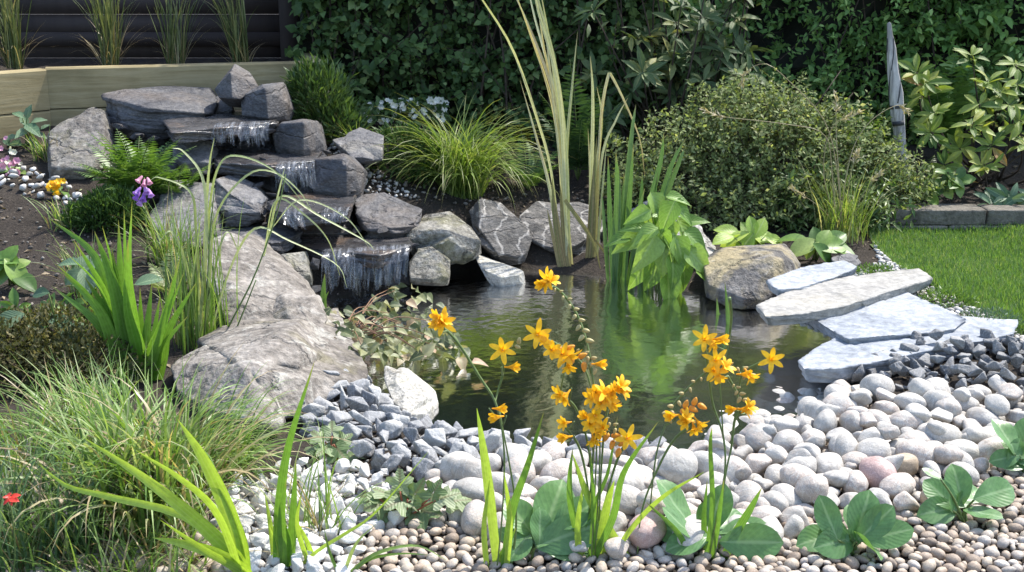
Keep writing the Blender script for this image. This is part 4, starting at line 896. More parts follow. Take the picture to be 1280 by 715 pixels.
m_bright = leaf_mat('fresh_green_leaf', [(0, (.06, .13, .025)), (.5, (.11, .21, .04)), (.85, (.18, .29, .06)), (1, (.28, .36, .10))], trans=.35)
m_limeleaf = leaf_mat('lime_leaf', [(0, (.20, .33, .05)), (.5, (.30, .44, .07)), (1, (.42, .53, .12))], trans=.4, rough=.4, midrib=(.42, .52, .2))
m_water_leaf = leaf_mat('water_plant_leaf', [(0, (.13, .24, .045)), (.5, (.20, .34, .065)), (1, (.30, .43, .11))], trans=.42, rough=.38, midrib=(.32, .45, .16))
m_fern = leaf_mat('fern_frond', [(0, (0.062, 0.125, 0.025)), (.5, (0.100, 0.188, 0.037)), (1, (0.163, 0.263, 0.062))], trans=.35)
m_ferndark = leaf_mat('dark_fern_frond', [(0, (.022, .05, .018)), (.5, (.036, .075, .026)), (1, (.06, .11, .04))], trans=.3)
m_sedge = leaf_mat('sedge_blade', [(0, (.10, .17, .035)), (.5, (.19, .28, .06)), (.85, (.30, .37, .11)), (1, (.46, .43, .24))], trans=.42, tip=((.40, .34, .16), .7, 1.0, .5))
m_reed = leaf_mat('bleached_reed_blade', [(0, (.24, .29, .13)), (.4, (.36, .38, .2)), (.8, (.48, .47, .29)), (1, (.42, .33, .17))], trans=.3, tip=((.40, .30, .16), .8, 1.0, .7), stripe=((.55, .56, .42), 12, .7))
m_reedbrown = leaf_mat('tan_reed_blade', [(0, (.18, .2, .07)), (.5, (.30, .25, .11)), (1, (.38, .29, .15))], trans=.25, stripe=((.15, .09, .04), 14, .6))
m_iris = leaf_mat('iris_blade', [(0, (.055, .125, .035)), (.5, (.09, .18, .05)), (1, (.15, .25, .075))], trans=.35, stripe=((.2, .3, .11), 22, .4), tip=((.30, .22, .10), .85, 1.0, .7))
m_sword = leaf_mat('sword_leaf', [(0, (.075, .17, .03)), (.5, (.12, .25, .04)), (1, (.19, .33, .06))], trans=.45, stripe=((.2, .32, .09), 25, .45), rough=.38, tip=((.30, .24, .09), .88, 1.0, .75))
m_swordy = leaf_mat('yellow_green_sword_leaf', [(0, (0.230, 0.356, 0.046)), (.5, (0.310, 0.448, 0.063)), (1, (0.414, 0.540, 0.098))], trans=.45, stripe=((.40, .50, .14), 25, .5), rough=.38)
m_clump = leaf_mat('fine_grass_blade', [(0, (.09, .17, .035)), (.4, (.15, .25, .055)), (.75, (.24, .34, .10)), (.92, (.42, .46, .25)), (1, (.46, .36, .2))], trans=.42, patch_amt=.3)
m_dry = leaf_mat('dry_grass_blade', [(0, (.20, .15, .075)), (.5, (.30, .235, .13)), (1, (.42, .36, .22))], trans=.25)
m_bergenia = leaf_mat('thick_rosette_leaf', [(0, (0.073, 0.174, 0.058)), (.5, (0.108, 0.225, 0.079)), (1, (0.157, 0.285, 0.105))], trans=.33, rough=.36, midrib=(.24, .36, .18), patch_amt=.25, spec=.45, veins=.12)
m_bluegreen = leaf_mat('blue_green_leaf', [(0, (.05, .105, .05)), (.5, (.085, .155, .08)), (1, (.15, .22, .12))], trans=.25, rough=.5, midrib=(.2, .28, .15))
m_heath = leaf_mat('dark_heather_leaf', [(0, (.03, .065, .018)), (.5, (.05, .10, .026)), (1, (.085, .15, .04))], trans=.3, spec=.2)
m_moss = leaf_mat('olive_moss_leaf', [(0, (.045, .05, .02)), (.5, (.08, .085, .034)), (.85, (.14, .13, .055)), (1, (.22, .19, .09))], trans=.25, patch=6, spec=.15)
m_varieg = leaf_mat('mottled_creeper_leaf', [(0, (.045, .065, .035)), (.35, (.09, .12, .05)), (.6, (.17, .19, .08)), (.82, (.32, .31, .17)), (1, (.36, .24, .16))], trans=.25, rough=.4, midrib=(.30, .30, .16), patch_amt=.15)
m_palefl = leaf_mat('white_flower', [(0, (.50, .50, .42)), (1, (.72, .71, .64))], trans=.3)
m_orange = leaf_mat('orange_petal', [(0, (.90, .47, .012)), (.5, (.93, .55, .018)), (1, (.95, .62, .03))], trans=.4, rough=.5, patch_amt=.2, tip=((.90, .45, .012), .6, .95, .35), tcol=(1.0, .95, .8))
m_orangebud = leaf_mat('orange_bud', [(0, (.70, .27, .03)), (1, (.85, .40, .05))], trans=.25, tcol=(1, .9, .7))
m_budpale = leaf_mat('pale_bud', [(0, (.30, .33, .12)), (.6, (.42, .42, .2)), (1, (.5, .36, .14))], trans=.2)
m_purple = leaf_mat('purple_bell', [(0, (.28, .12, .52)), (.6, (.38, .18, .60)), (1, (.50, .30, .62))], trans=.35, tcol=(1, .9, 1.1))
m_pinkfl = leaf_mat('pink_bell', [(0, (.55, .20, .33)), (1, (.68, .36, .46))], trans=.35, tcol=(1, .9, 1.))
m_red = leaf_mat('red_petal', [(0, (.62, .03, .02)), (1, (.75, .08, .05))], trans=.25, tcol=(1, .7, .7))
m_core = plain_mat('painted_core_shade', (.010, .012, .008), (.022, .022, .014), 30, .95, .8)  # near-black colour standing in for the shade inside the hedges

def rv(n, s=1.0): return rng.normal(0, s, (n, 3))
TWIG = (np.array([(-.008, 0, 0), (.008, 0, 0), (.004, 1, 0), (-.004, 1, 0), (0, 0, -.008), (0, 0, .008), (0, 1, .004), (0, 1, -.004)]), np.array([(0, 1, 2, 3), (4, 5, 6, 7)]), np.zeros((0, 3), int), np.zeros((8, 2)))
def sprays(mL, mT, tips, dirs, length, k, tpl, size, face=(0, -.55, .7), spread=.9, sag=.15):
    """leafy twigs ending at the given tips"""
    N = len(tips); dirs = unit(dirs); L = np.broadcast_to(length, (N,)); o = tips - dirs * L[:, None]
    scatter(mT, TWIG, o, dirs, rv(N), L)
    s = np.linspace(.12, 1.0, k)[None, :] + rng.normal(0, .03, (N, k)); P_ = o[:, None] + dirs[:, None] * (L[:, None] * s)[..., None]; P_[..., 2] -= sag * L[:, None] * s ** 2
    u = unit(np.cross(dirs, rv(N))); v = np.cross(dirs, u); a = np.arange(k) * 2.4 + rng.uniform(0, 6, (N, 1))
    D = dirs[:, None] * (.45 + .6 * (s > .93)[..., None]) + spread * (np.cos(a)[..., None] * u[:, None] + np.sin(a)[..., None] * v[:, None]) + rng.normal(0, .25, (N, k, 3)); D[..., 2] -= .15
    nr = np.array(face) + rng.normal(0, .4, (N, k, 3)); sz = size * rng.uniform(.6, 1.25, (N, k)) * (1 - .25 * np.abs(s - .6)) * np.repeat(rng.uniform(.75, 1.2, (N, 1)), k, 1)
    scatter(mL, tpl, P_.reshape(-1, 3), D.reshape(-1, 3), nr.reshape(-1, 3), sz.reshape(-1))
def spray_bush(name, label, centre, lobes, tpl, size, n, k, length, mat, cat='bush', up=.5, stems=14, spread=.9):
    c = np.array(centre, float); t = empty(name, c, label, cat); L = np.array(lobes, float); vol = L[:, 3] * L[:, 5]; mL = MB(); mT = MB()
    for l, m_ in zip(L, np.maximum(1, (n * vol / vol.sum()).astype(int))):
        dd = unit(rv(m_) + [0, -.3, .35]); rad = (1 - rng.random(m_) ** 1.7 * .55) * (1 + .22 * fbm(dd * 2.4 + l[:3] * 9, 3, 11)) + rng.random(m_) ** 4 * .42
        tips = c + l[:3] + dd * rad[:, None] * l[3:6]; g = terrain(tips[:, 0], tips[:, 1]) + .02; ok = tips[:, 2] > g; tips = tips[ok]; dd = dd[ok]
        sprays(mL, mT, tips, dd * .8 + rv(len(tips), .35) + [0, -.05, up], length * rng.uniform(.6, 1.3, len(tips)), k, tpl, size, spread=spread)
    mL.build('leaves', mat, t); mT.build('twigs', m_bark, t); b = MB()
    for q in range(stems):
        l = L[q % len(L)]; e_ = c + l[:3] + rv(1, .3)[0] * l[3:6] + [0, 0, l[5] * .3]; s = c + np.array([rng.normal(0, .05), rng.normal(0, .03), -.02]); tube(b, [s, (s + e_) / 2 + rng.normal(0, .03, 3), e_], .007, .002, 7, 5)
    b.build('stems', m_bark, t); return t
def hedge(name, label, x0, x1, y0, thick, h, tpl, size, count, mat, amp=.2, cat='hedge', zbot=.15, fall=-.35):
    t = empty(name, ((x0 + x1) / 2, y0 + thick / 2, zbot), label, cat)
    def front(x, z): return y0 + amp * (fbm(np.c_[x * 1.7, z * 1.9, np.full(len(x), x0 * 3)], 3, 31) + .5 * fbm(np.c_[x * 6, z * 6, np.full(len(x), 5.)], 2, 77))
    kk = 9; n = count // kk; x = rng.uniform(x0, x1, n); z = zbot + (h - zbot) * rng.random(n); lump = fbm(np.c_[x * 5, z * 5, x * 0 + 3], 3, 21)
    dep = rng.random(n) ** 1.5 * .22 - .10 * np.maximum(0, lump); y = front(x, z) + dep; pos = np.c_[x, y, z]; mb = MB(); mt = MB()
    big = fbm(np.c_[x * 2.2, z * 2.2, x * 0 + 9], 2, 41) > .05
    for q, s_ in ((big, 1.25), (~big, .78)): sprays(mb, mt, pos[q], np.array([0, -.55, fall]) + rv(int(q.sum()), .5), rng.uniform(.08, .24, int(q.sum())), kk, tpl, size * s_, sag=.3)
    m2 = n // 14; xx = rng.uniform(x0, x1, m2); zz = rng.uniform(zbot + .2, h - .1, m2); pp = np.c_[xx, front(xx, zz) - rng.uniform(.05, .16, m2), zz]
    sprays(mb, mt, pp, np.array([0, -.7, .3]) + rv(m2, .5), rng.uniform(.25, .4, m2), 15, tpl, size * .9, sag=.35)
    n = count // 5; x = rng.uniform(x0, x1, n); y = y0 + rng.random(n) * thick; pos = np.c_[x, y, h + .06 * fbm(np.c_[x * 4, y * 4, y * 0], 2, 3) + rng.uniform(-.1, .05, n)]
    scatter(mb, tpl, pos, rv(n, 1) + [0, 0, .2], np.array([0, 0, 1]) + rv(n, .5), rng.uniform(size * .6, size * 1.3, n))
    mb.build('leaves', mat, t); mt.build('twigs', m_bark, t)
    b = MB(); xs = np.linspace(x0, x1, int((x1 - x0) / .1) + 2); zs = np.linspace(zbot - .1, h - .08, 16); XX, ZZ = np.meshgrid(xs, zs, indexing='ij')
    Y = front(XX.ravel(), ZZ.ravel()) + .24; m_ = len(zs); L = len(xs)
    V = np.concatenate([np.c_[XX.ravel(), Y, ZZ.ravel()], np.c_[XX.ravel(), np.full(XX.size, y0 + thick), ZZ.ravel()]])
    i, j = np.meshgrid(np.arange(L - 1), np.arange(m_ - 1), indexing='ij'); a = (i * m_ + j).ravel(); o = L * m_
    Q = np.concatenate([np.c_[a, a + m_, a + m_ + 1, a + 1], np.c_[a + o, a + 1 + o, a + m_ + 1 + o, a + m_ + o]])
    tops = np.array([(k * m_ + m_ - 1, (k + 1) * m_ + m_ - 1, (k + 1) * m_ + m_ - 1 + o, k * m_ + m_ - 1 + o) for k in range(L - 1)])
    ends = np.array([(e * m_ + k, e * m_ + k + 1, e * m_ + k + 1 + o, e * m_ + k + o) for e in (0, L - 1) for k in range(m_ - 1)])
    b.add(V, np.concatenate([Q, tops, ends])); b.build('light_block_core', m_core, t, smooth=False)  # added solid core, keeps sunlight from showing through the leaf gaps
    b = MB()
    for k in range(int((x1 - x0) * 9)):
        xx = rng.uniform(x0, x1); yy = front(np.array([xx]), np.array([.4]))[0] + rng.uniform(.0, .15); z0 = tz(xx, yy)
        tube(b, [(xx, yy, z0 - .03), (xx + rng.normal(0, .05), yy - rng.uniform(0, .05), z0 + .35), (xx + rng.normal(0, .12), yy + rng.normal(0, .05), z0 + rng.uniform(.6, 1.1))], .009, .003, 8, 5)
    b.build('stems', m_bark, t)
    return t

def shrub(name, label, centre, lobes, tpl, size, count, mat, cat='shrub', up=.35, shell=.35, stems=9, group=None, base=None, wild=.5, droop=0.):
    """lobes: (dx, dy, dz, rx, ry, rz) about the base point on the ground"""
    c = np.array(centre, float); t = empty(name, c, label, cat, group)
    L = np.array(lobes, float); vol = np.cbrt(L[:, 3] * L[:, 4] * L[:, 5]) ** 2; cnt = np.maximum(1, (count * vol / vol.sum()).astype(int)); mb = MB()
    for l, n in zip(L, cnt):
        d = unit(rv(n) + [0, -.25, .3]); rad = 1 - rng.random(n) ** 1.6 * shell
        rad *= 1 + .26 * fbm(d * 2.3 + l[:3] * 9, 3, 11) + .22 * fbm(d * 8 + l[:3] * 5, 3, 14) + .12 * np.maximum(0, fbm(d * 19 + l[:3] * 5, 2, 15))
        pos = c + l[:3] + d * rad[:, None] * l[3:6]
        g = terrain(pos[:, 0], pos[:, 1]) + size * .3; keep = pos[:, 2] > g; pos = pos[keep]; d = d[keep]; n = len(pos)
        ax = d + rv(n, wild) + [0, -.05, up - droop]; nr = d * .7 + np.array([0, -.1, .7]) + rv(n, .4)
        scatter(mb, tpl, pos, ax, nr, rng.uniform(size * .6, size * 1.25, n))
    mb.build('leaves', mat, t)
    b = MB()
    for k in range(stems):
        l = L[k % len(L)]; e = c + l[:3] + rv(1, .3)[0] * l[3:6] + [0, 0, l[5] * .4]
        s = c + np.array([rng.normal(0, .03), rng.normal(0, .03), -.02]); tube(b, [s, (s + e) / 2 + rng.normal(0, .03, 3), e], .006 + .004 * l[5], .0015, 7, 5)
    b.build('stems', m_bark, t); return t

def whorls(name, label, centre, tips, tpl, size, mat, n=(7, 11), cat='shrub', flat=.25, extra=0, r=.008, bud=None):
    """leaves in rosettes at the branch tips"""
    c = np.array(centre, float); t = empty(name, c, label, cat); mb = MB(); b = MB(); bd = MB()
    for tp in tips:
        tp = np.array(tp, float); k = int(rng.integers(*n)); ax0 = unit(unit(tp - c - [0, .25, 0]) * .6 + np.array([0, -.35, .55]) + rng.normal(0, .25, 3))
        a = np.arange(k) * 2.399 + rng.uniform(0, 6); u = unit(np.cross(ax0, [1, .1, .3])); v = np.cross(ax0, u)
        el = flat + rng.uniform(-.35, .5, k); d = (np.cos(a)[:, None] * u + np.sin(a)[:, None] * v) * np.cos(el)[:, None] + ax0 * np.sin(el)[:, None]
        nr = ax0 + d * -.3; p0 = tp + ax0 * (rng.uniform(-.03, .005, k))[:, None] + d * .004
        scatter(mb, tpl, p0, d, nr, size * rng.uniform(.65, 1.15, k))
        s = c + np.array([rng.normal(0, .06), rng.normal(0, .04), -.02]); mid = (s * .45 + tp * .55) + rng.normal(0, .04, 3) - [0, 0, .04]
        tube(b, [s, mid, tp], r, .0025, 8, 5)
    if extra:
        q = np.array(tips)[rng.integers(len(tips), size=extra)] + rv(extra, .05) + [0, .05, -.04]
        scatter(mb, tpl, q, rv(extra) + [0, -.4, 0], rv(extra, .5) + [0, -.5, .7], size * rng.uniform(.5, .95, extra))
    mb.build('leaves', mat, t); b.build('branches', m_bark, t); return t

def fern(label, base, fronds, mat, cat='fern', name='fern', npin=22, wid=.32):
    """fronds: (azimuth, length, lean, curve)"""
    base = np.array(base, float); t = empty(name, base, label, cat); mb = MB(); st = MB()
    for az, L, lean, cur in fronds:
        n = 24; p = base.copy(); pts = [p.copy()]; dxy = np.array([math.cos(az), math.sin(az), 0])
        for i in range(n):
            a = lean + cur * ((i + 1) / n) ** 1.3; p = p + (dxy * math.sin(a) + np.array([0, 0, math.cos(a)])) * L / n; pts.append(p.copy())
        C = np.array(pts); T = unit(np.gradient(C, axis=0)); side = unit(np.cross(T, [0, 0, 1.0]) + 1e-6); N = np.cross(side, T)
        tube(st, C[::4], .003, .0008, 14, 4)
        s = np.linspace(.14, .985, npin); idx = s * n; i0 = np.minimum(idx.astype(int), n - 1); f = (idx - i0)[:, None]
        pos = C[i0] * (1 - f) + C[i0 + 1] * f; w = wid * L * np.sin(np.pi * (.1 + .9 * s) ** .75) * .6 + .004
        for sg in (-1, 1):
            d = side[i0] * sg + T[i0] * .45 - np.array([0, 0, .12]) + rv(npin, .06)
            scatter(mb, PINNA, pos, d, N[i0], w * rng.uniform(.9, 1.08, npin))
    mb.build('fronds', mat, t); st.build('stalks', m_stem, t); return t

def grass_clump(label, base, n, spread, az, lean, curve, length, width, mat, name='ornamental_grass', cat='grass clump', segs=7, dry=0, group=None, power=1.4):
    base = np.array(base, float)
    def put(nn, mt, nm, parent):
        a = rng.uniform(*az, nn); rad = spread * np.sqrt(rng.random(nn)); b0 = base + np.c_[np.cos(a * 7.3) * rad, np.sin(a * 7.3) * rad * .8, np.zeros(nn)]
        b0[:, 2] = np.maximum(terrain(b0[:, 0], b0[:, 1]), base[2] - .03) - .005
        mb = MB(); blades(mb, b0, a, rng.uniform(*lean, nn), rng.uniform(*curve, nn), rng.uniform(*length, nn), rng.uniform(*width, nn), segs, power, 1.8, rng.normal(0, .5, nn)); return mb.build(nm, mt, parent)
    if dry:
        t = empty(name, base, label, cat, group); put(n, mat, 'green_blades', t); put(dry, m_dry, 'dry_blades', t); return t
    t = empty(name, base, label, cat, group); put(n, mat, 'blades', t); return t

def blossoms(parent, pts, mat, r):
    b = MB(); n = 6; a = np.arange(n) * 1.0472; scatter(b, leaf_tpl(3, .75, .6, .15, -.2), np.zeros((n, 3)), np.c_[np.cos(a), np.sin(a), a * 0 + .25], np.tile([0, 0, 1.], (n, 1)), 1.0); me = b.mesh('blossom_shape'); me.materials.append(mat)
    for p in pts:
        o = bpy.data.objects.new('blossom', me); col.objects.link(o); o.parent = parent; o.location = Vector(np.asarray(p) - ORG[parent.name]); s = r * rng.uniform(.7, 1.25); o.scale = (s, s, s)
        o.rotation_euler = (Vector((rng.normal(0, .4), -.8, .5 + rng.normal(0, .3)))).to_track_quat('Z', 'Y').to_euler()

# ------------------------------------------------------------------ back of the garden
HX = P(378, 60, 6.6)[0]
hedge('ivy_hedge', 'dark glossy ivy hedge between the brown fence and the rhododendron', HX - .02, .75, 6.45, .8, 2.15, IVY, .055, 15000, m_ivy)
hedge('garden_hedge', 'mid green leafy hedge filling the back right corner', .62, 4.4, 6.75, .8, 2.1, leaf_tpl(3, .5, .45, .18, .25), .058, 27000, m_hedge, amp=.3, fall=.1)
tips = []
for i in range(58):
    px = rng.uniform(735, 945); py = rng.uniform(-60, 165)
    if py > 120 and px > 800: py -= 60
    tips.append(P(px, py, rng.uniform(6.05, 6.4)))
whorls('rhododendron', 'dull green rhododendron with narrow leaves above the olive bush', G2(835, 250, 6.35), tips, LANCE, .115, m_rhodo, (8, 12), extra=260, bud=True)
tips = [P(x, y, Y) for x, y, Y in [(1146, 90, 5.95), (1156, 104, 5.9), (1168, 140, 5.85), (1152, 120, 5.95), (1164, 165, 5.8), (1215, 70, 6.05), (1235, 100, 5.95), (1250, 115, 5.9), (1225, 130, 5.85), (1215, 155, 5.75),
        (1240, 180, 5.72), (1262, 130, 5.85), (1275, 150, 5.8), (1285, 180, 5.75), (1230, 205, 5.7), (1200, 185, 5.8), (1180, 205, 5.75), (1272, 105, 5.95), (1300, 130, 5.9), (1310, 170, 5.8), (1270, 80, 6.05), (1330, 120, 5.9)]]
whorls('rhododendron', 'yellow green rhododendron with pale leaf rosettes right of the grey post', G2(1225, 265, 6.0), tips, leaf_tpl(5, .36, .55, .2, .2, 5, .85), .105, m_rhodoy, (7, 10), extra=70)
whorls('leafy_plant', 'low plant with large bright leaves above the stone edging', G2(1172, 268, 5.66), [P(x, y, 5.62) for x, y in [(1180, 232), (1160, 245), (1196, 225), (1185, 215)]], BIG, .085, m_bright, (4, 6), cat='plant', r=.004)
whorls('leafy_plant', 'grey green broad leaved plant hanging over the stone edging at far right', G2(1262, 272, 5.62), [P(x, y, 5.56) for x, y in [(1250, 262), (1262, 250), (1275, 258), (1240, 255), (1290, 250), (1268, 272), (1300, 265)]], leaf_tpl(6, .38, .5, .2, .35, 5, .8), .105, m_bluegreen, (7, 10), cat='plant', r=.004)

# big olive bush
c = G2(945, 290, 5.62)
spray_bush('bush', 'wide olive green bush of tiny leaves in the middle of the border', c, [(-.34, .10, .22, .36, .26, .29), (.06, .10, .28, .38, .28, .32), (-.06, .2, .46, .32, .26, .20), (.38, .04, .24, .30, .22, .26), (-.54, .0, .10, .2, .18, .17), (.60, -.02, .16, .22, .16, .20), (.30, .22, .42, .2, .2, .16), (.0, -.12, .10, .46, .18, .18)], leaf_tpl(2, .5, .5, .15, .1), .027, 2300, 13, .17, m_olive, stems=30)
c = G2(1055, 285, 5.45)
spray_bush('bush', 'small fresh green bush of narrow leaves beside the stone edging', c, [(-.03, .05, .14, .26, .16, .17), (.1, .03, .08, .16, .14, .12), (-.14, .02, .08, .2, .14, .12)], leaf_tpl(2, .3, .5, .2, .3), .045, 330, 11, .13, leaf_mat('narrow_fresh_leaf', [(0, (.05, .10, .025)), (.5, (.10, .17, .04)), (.9, (.18, .24, .07)), (1, (.28, .32, .12))], trans=.35))
c = G2(402, 150, 5.85)
shrub('bush', 'feathery green bush by the right end of the raised bed', c, [(0, .0, .16, .14, .12, .17), (.07, .0, .08, .13, .12, .1), (-.06, .0, .22, .08, .08, .12)], leaf_tpl(2, .16, .5, .1, .2), .06, 2600, leaf_mat('needle_green_leaf', [(0, (.035, .07, .02)), (.5, (.06, .115, .03)), (1, (.12, .18, .05))], trans=.3), cat='bush', stems=14, up=.9, wild=.35)
c = G2(500, 210, 5.62)
shrub('bush', 'low dark green bush left of the arching sedge', c, [(0, .0, .10, .13, .1, .12), (.1, .0, .07, .1, .09, .09)], leaf_tpl(2, .2, .5, .1, .2), .05, 1500, m_heath, cat='bush', stems=8, up=.6)
c = G2(505, 140, 6.2)
t = empty('ground_cover_plant', c, 'patch of small white flowers at the foot of the ivy hedge', 'flowers'); mb = MB(); n = 420
pos = np.array([P(rng.uniform(452, 560), rng.uniform(126, 152), rng.uniform(6.1, 6.3)) for _ in range(n)])
scatter(mb, OVAL, pos, rv(n) + [0, -.3, .2], np.array([0, -.5, .7]) + rv(n, .5), rng.uniform(.02, .045, n)); mb.build('leaves', m_ivy, t)
blossoms(t, pos[:70] + [0, -.05, .01], m_palefl, .018)

# ferns of the border
A = lambda d: R(d)
fern('bright fern fanned out behind the arching sedge', G2(660, 255, 5.75), [(A(a), L, le, cu) for a, L, le, cu in [(200, .34, .5, .9), (170, .36, .3, .8), (240, .30, .6, .8), (20, .32, .4, .9), (320, .28, .6, .8), (100, .32, .3, .7), (60, .3, .4, .8), (280, .25, .7, .8)]], m_fern)
fern('dark upright fern between the two reed clumps', G2(722, 240, 5.95), [(A(a), L, le, cu) for a, L, le, cu in [(250, .62, .05, .45), (300, .55, .15, .5), (210, .5, .2, .6), (350, .5, .25, .6), (270, .45, .35, .8), (160, .45, .3, .7)]], m_ferndark, npin=26)
fern('fern arching beside the grey post', G2(1085, 200, 6.2), [(A(a), L, le, cu) for a, L, le, cu in [(200, .5, .2, .9), (160, .5, .1, .9), (240, .5, .3, .8), (300, .45, .2, .8), (20, .4, .3, .9), (270, .4, .4, .9)]], m_ferndark, npin=24)
fern('fern standing against the hedge right of the grey post', G2(1180, 160, 6.4), [(A(a), L, le, cu) for a, L, le, cu in [(260, .62, .08, .4), (300, .6, .1, .5), (220, .58, .15, .5), (340, .5, .2, .6), (190, .5, .3, .7)]], m_fern, npin=26)
fern('pale fern in the gap between the olive bush and the post', G2(1050, 230, 6.0), [(A(a), L, le, cu) for a, L, le, cu in [(200, .5, .15, .9), (250, .5, .2, .8), (300, .48, .25, .8), (340, .45, .2, .9), (170, .45, .1, .7), (270, .4, .5, .9), (225, .42, .5, .9)]], m_fern, npin=24)
fern('low fern spreading above the stone edging', G2(1150, 255, 5.72), [(A(a), L, le, cu) for a, L, le, cu in [(190, .34, .7, .9), (230, .3, .6, .8), (160, .36, .5, .9), (120, .36, .4, .8), (270, .26, .7, .8), (60, .32, .5, .8)]], m_fern)

# arching sedge right of the falls, grasses on the raised bed
grass_clump('arching bright green sedge clump right of the waterfall', G2(578, 236, 5.62), 760, .10, (0, 6.28), (.05, .8), (1.0, 2.5), (.30, .58), (.004, .0085), m_sedge, name='sedge', cat='sedge', segs=8)
grass_clump('small pale sedge tuft at the foot of the grey stone', G2(448, 170, 5.75), 70, .03, (2.6, 6.6), (.2, .9), (.6, 1.6), (.14, .26), (.003, .006), m_sedge, name='sedge', cat='sedge')
for lab, bx, n, hgt in [('grass clump at the far left end of the raised bed', 18, 90, (.3, .62)), ('tall grass clump left of centre on the raised bed', 138, 90, (.3, .65)), ('narrow upright grass clump in the middle of the raised bed', 220, 50, (.3, .55)), ('grass clump spraying left near the right end of the raised bed', 302, 80, (.25, .6))]:
    b0 = P(bx, 78, 6.15); b0[2] = zt - .045; left = 'left near' in lab
    t = empty('ornamental_grass', b0, lab, 'grass clump'); mb = MB(); a = rng.uniform(0, 6.28, n); nn = n
    base = b0 + np.c_[np.cos(a) * .035, np.sin(a) * .03, np.zeros(n)]
    if left: az = rng.normal(3.3, .9, n)
    else: az = rng.uniform(0, 6.28, n)
    blades(mb, base, az, np.abs(rng.normal(.08, .12, n)), np.abs(rng.normal(.35, .4, n)), rng.uniform(*hgt, n), rng.uniform(.005, .010, n), 7, 1.6, 1.8, rng.normal(0, .6, n)); mb.build('blades', leaf_mat('raised_bed_grass', [(0, (.07, .10, .035)), (.5, (.13, .16, .06)), (.85, (.22, .23, .10)), (1, (.30, .24, .13))], trans=.3), t)  # dull olive blades, a few straw coloured
    mb = MB(); m_ = n // 3; blades(mb, base[:m_], rng.uniform(0, 6.28, m_), rng.uniform(.2, .8, m_), rng.uniform(.4, 1.6, m_), rng.uniform(.12, .35, m_), rng.uniform(.003, .006, m_), 6); mb.build('dry_blades', m_dry, t)

# grey pointed post
b0 = G2(1132, 250, 5.78); tp = P(1111, 27, 5.85); t = empty('garden_post', b0, 'slim weathered grey pointed post with dark bands at the hedge', 'post')
m_postwood = wood_material('weathered_grey_wood', (.16, .148, .135), (.36, .34, .31), (.55, .52, .48), (30, 30, 3)); m_band = plain_mat('dark_band', (.03, .03, .034), (.06, .06, .065), 40, .7, .3)
def along(s): return b0 + (tp - b0) * s
def lathe(mb, prof, sides=12, wob=.0):
    ax = unit(tp - b0); u = unit(np.cross(ax, [0, 1, .2])); v = np.cross(ax, u); V = []; Q = []
    for i, (s, r) in enumerate(prof):
        for j in range(sides):
            a = j / sides * 6.2832; rr = r * (1 + wob * math.cos(a * 4 + i * .35)); V.append(along(s) + u * math.cos(a) * rr + v * math.sin(a) * rr)
    for i in range(len(prof) - 1):
        for j in range(sides): Q.append((i * sides + j, i * sides + (j + 1) % sides, (i + 1) * sides + (j + 1) % sides, (i + 1) * sides + j))
    mb.add(V, Q)
mb = MB(); lathe(mb, [(-.05, 0.0204), (.1, 0.0211), (.3, 0.0224), (.42, 0.0245), (.47, 0.0272), (.5, 0.0286), (.6, 0.0279), (.72, 0.0238), (.85, 0.0170), (.93, 0.0122), (.99, 0.0082), (1.0, 0.0007)], 24, .1); V_ = mb.V[0]; mb.V[0] = V_ + .006 * np.stack([vnoise(V_ * np.array([60, 60, 9]), q) for q in (1, 2, 3)], 1); mb.build('shaft', m_postwood, t)
mb = MB(); lathe(mb, [(.425, 0.0245), (.425, 0.0279), (.45, 0.0289), (.45, 0.0245)], 16)
lathe(mb, [(.52, 0.0272), (.52, 0.0309), (.54, 0.0309), (.54, 0.0272)], 16)
for s in range(3):
    pts = []
    for q in range(14):
        f = q / 13; a = s * 2.1 + f * 3.0 + 3.6; r_ = np.interp(.55 + f * .36, [.5, .6, .72, .85, .93], [.031, .0302, .0264, .02, .0145]); ax = unit(tp - b0); u = unit(np.cross(ax, [0, 1, .2])); v = np.cross(ax, u)
        pts.append(along(.55 + f * .36) + u * math.cos(a) * r_ + v * math.sin(a) * r_)
    tube(mb, pts, .003, .0022, 26, 5)
mb.build('band', m_band, t)

# seed grass in front of the olive bush
c = G2(1052, 300, 5.25); t = empty('seed_grass', c, 'tall dry seed grass with nodding heads in front of the olive bush', 'grass clump')
mb = MB(); sh = MB()
for pts in [[(1052, 298), (1046, 210), (1030, 150), (990, 105), (958, 80), (932, 90), (928, 104)], [(1050, 298), (1040, 215), (1030, 168), (980, 155), (905, 146), (880, 138)], [(1055, 300), (1046, 180), (1045, 118)], [(1058, 300), (1062, 200), (1085, 155), (1120, 132), (1135, 140)], [(1050, 300), (1028, 262), (990, 235)], [(1056, 300), (1075, 250), (1100, 215)], [(1048, 300), (1062, 225), (1072, 190)], [(1060, 300), (1030, 220), (1040, 160), (1075, 140)]]:
    W = [P(x, y, c[1] + .02 * i) for i, (x, y) in enumerate(pts)]; W[0] = c + [rng.normal(0, .02), rng.normal(0, .02), 0]; tube(mb, W, .0028, .001, 22, 5)
    C = spline(W, 40)[-9:]; 
    for p in C:
        scatter(sh, leaf_tpl(2, .3, .4, .1, .1), np.repeat(p[None], 5, 0) + rv(5, .003), rv(5, .5) + unit(C[-1] - C[0]), rv(5), rng.uniform(.015, .03, 5))
mb.build('stems', m_strawstem, t); sh.build('seed_heads', leaf_mat('straw_seed', [(0, (.36, .30, .17)), (1, (.55, .48, .32))], trans=.25), t)
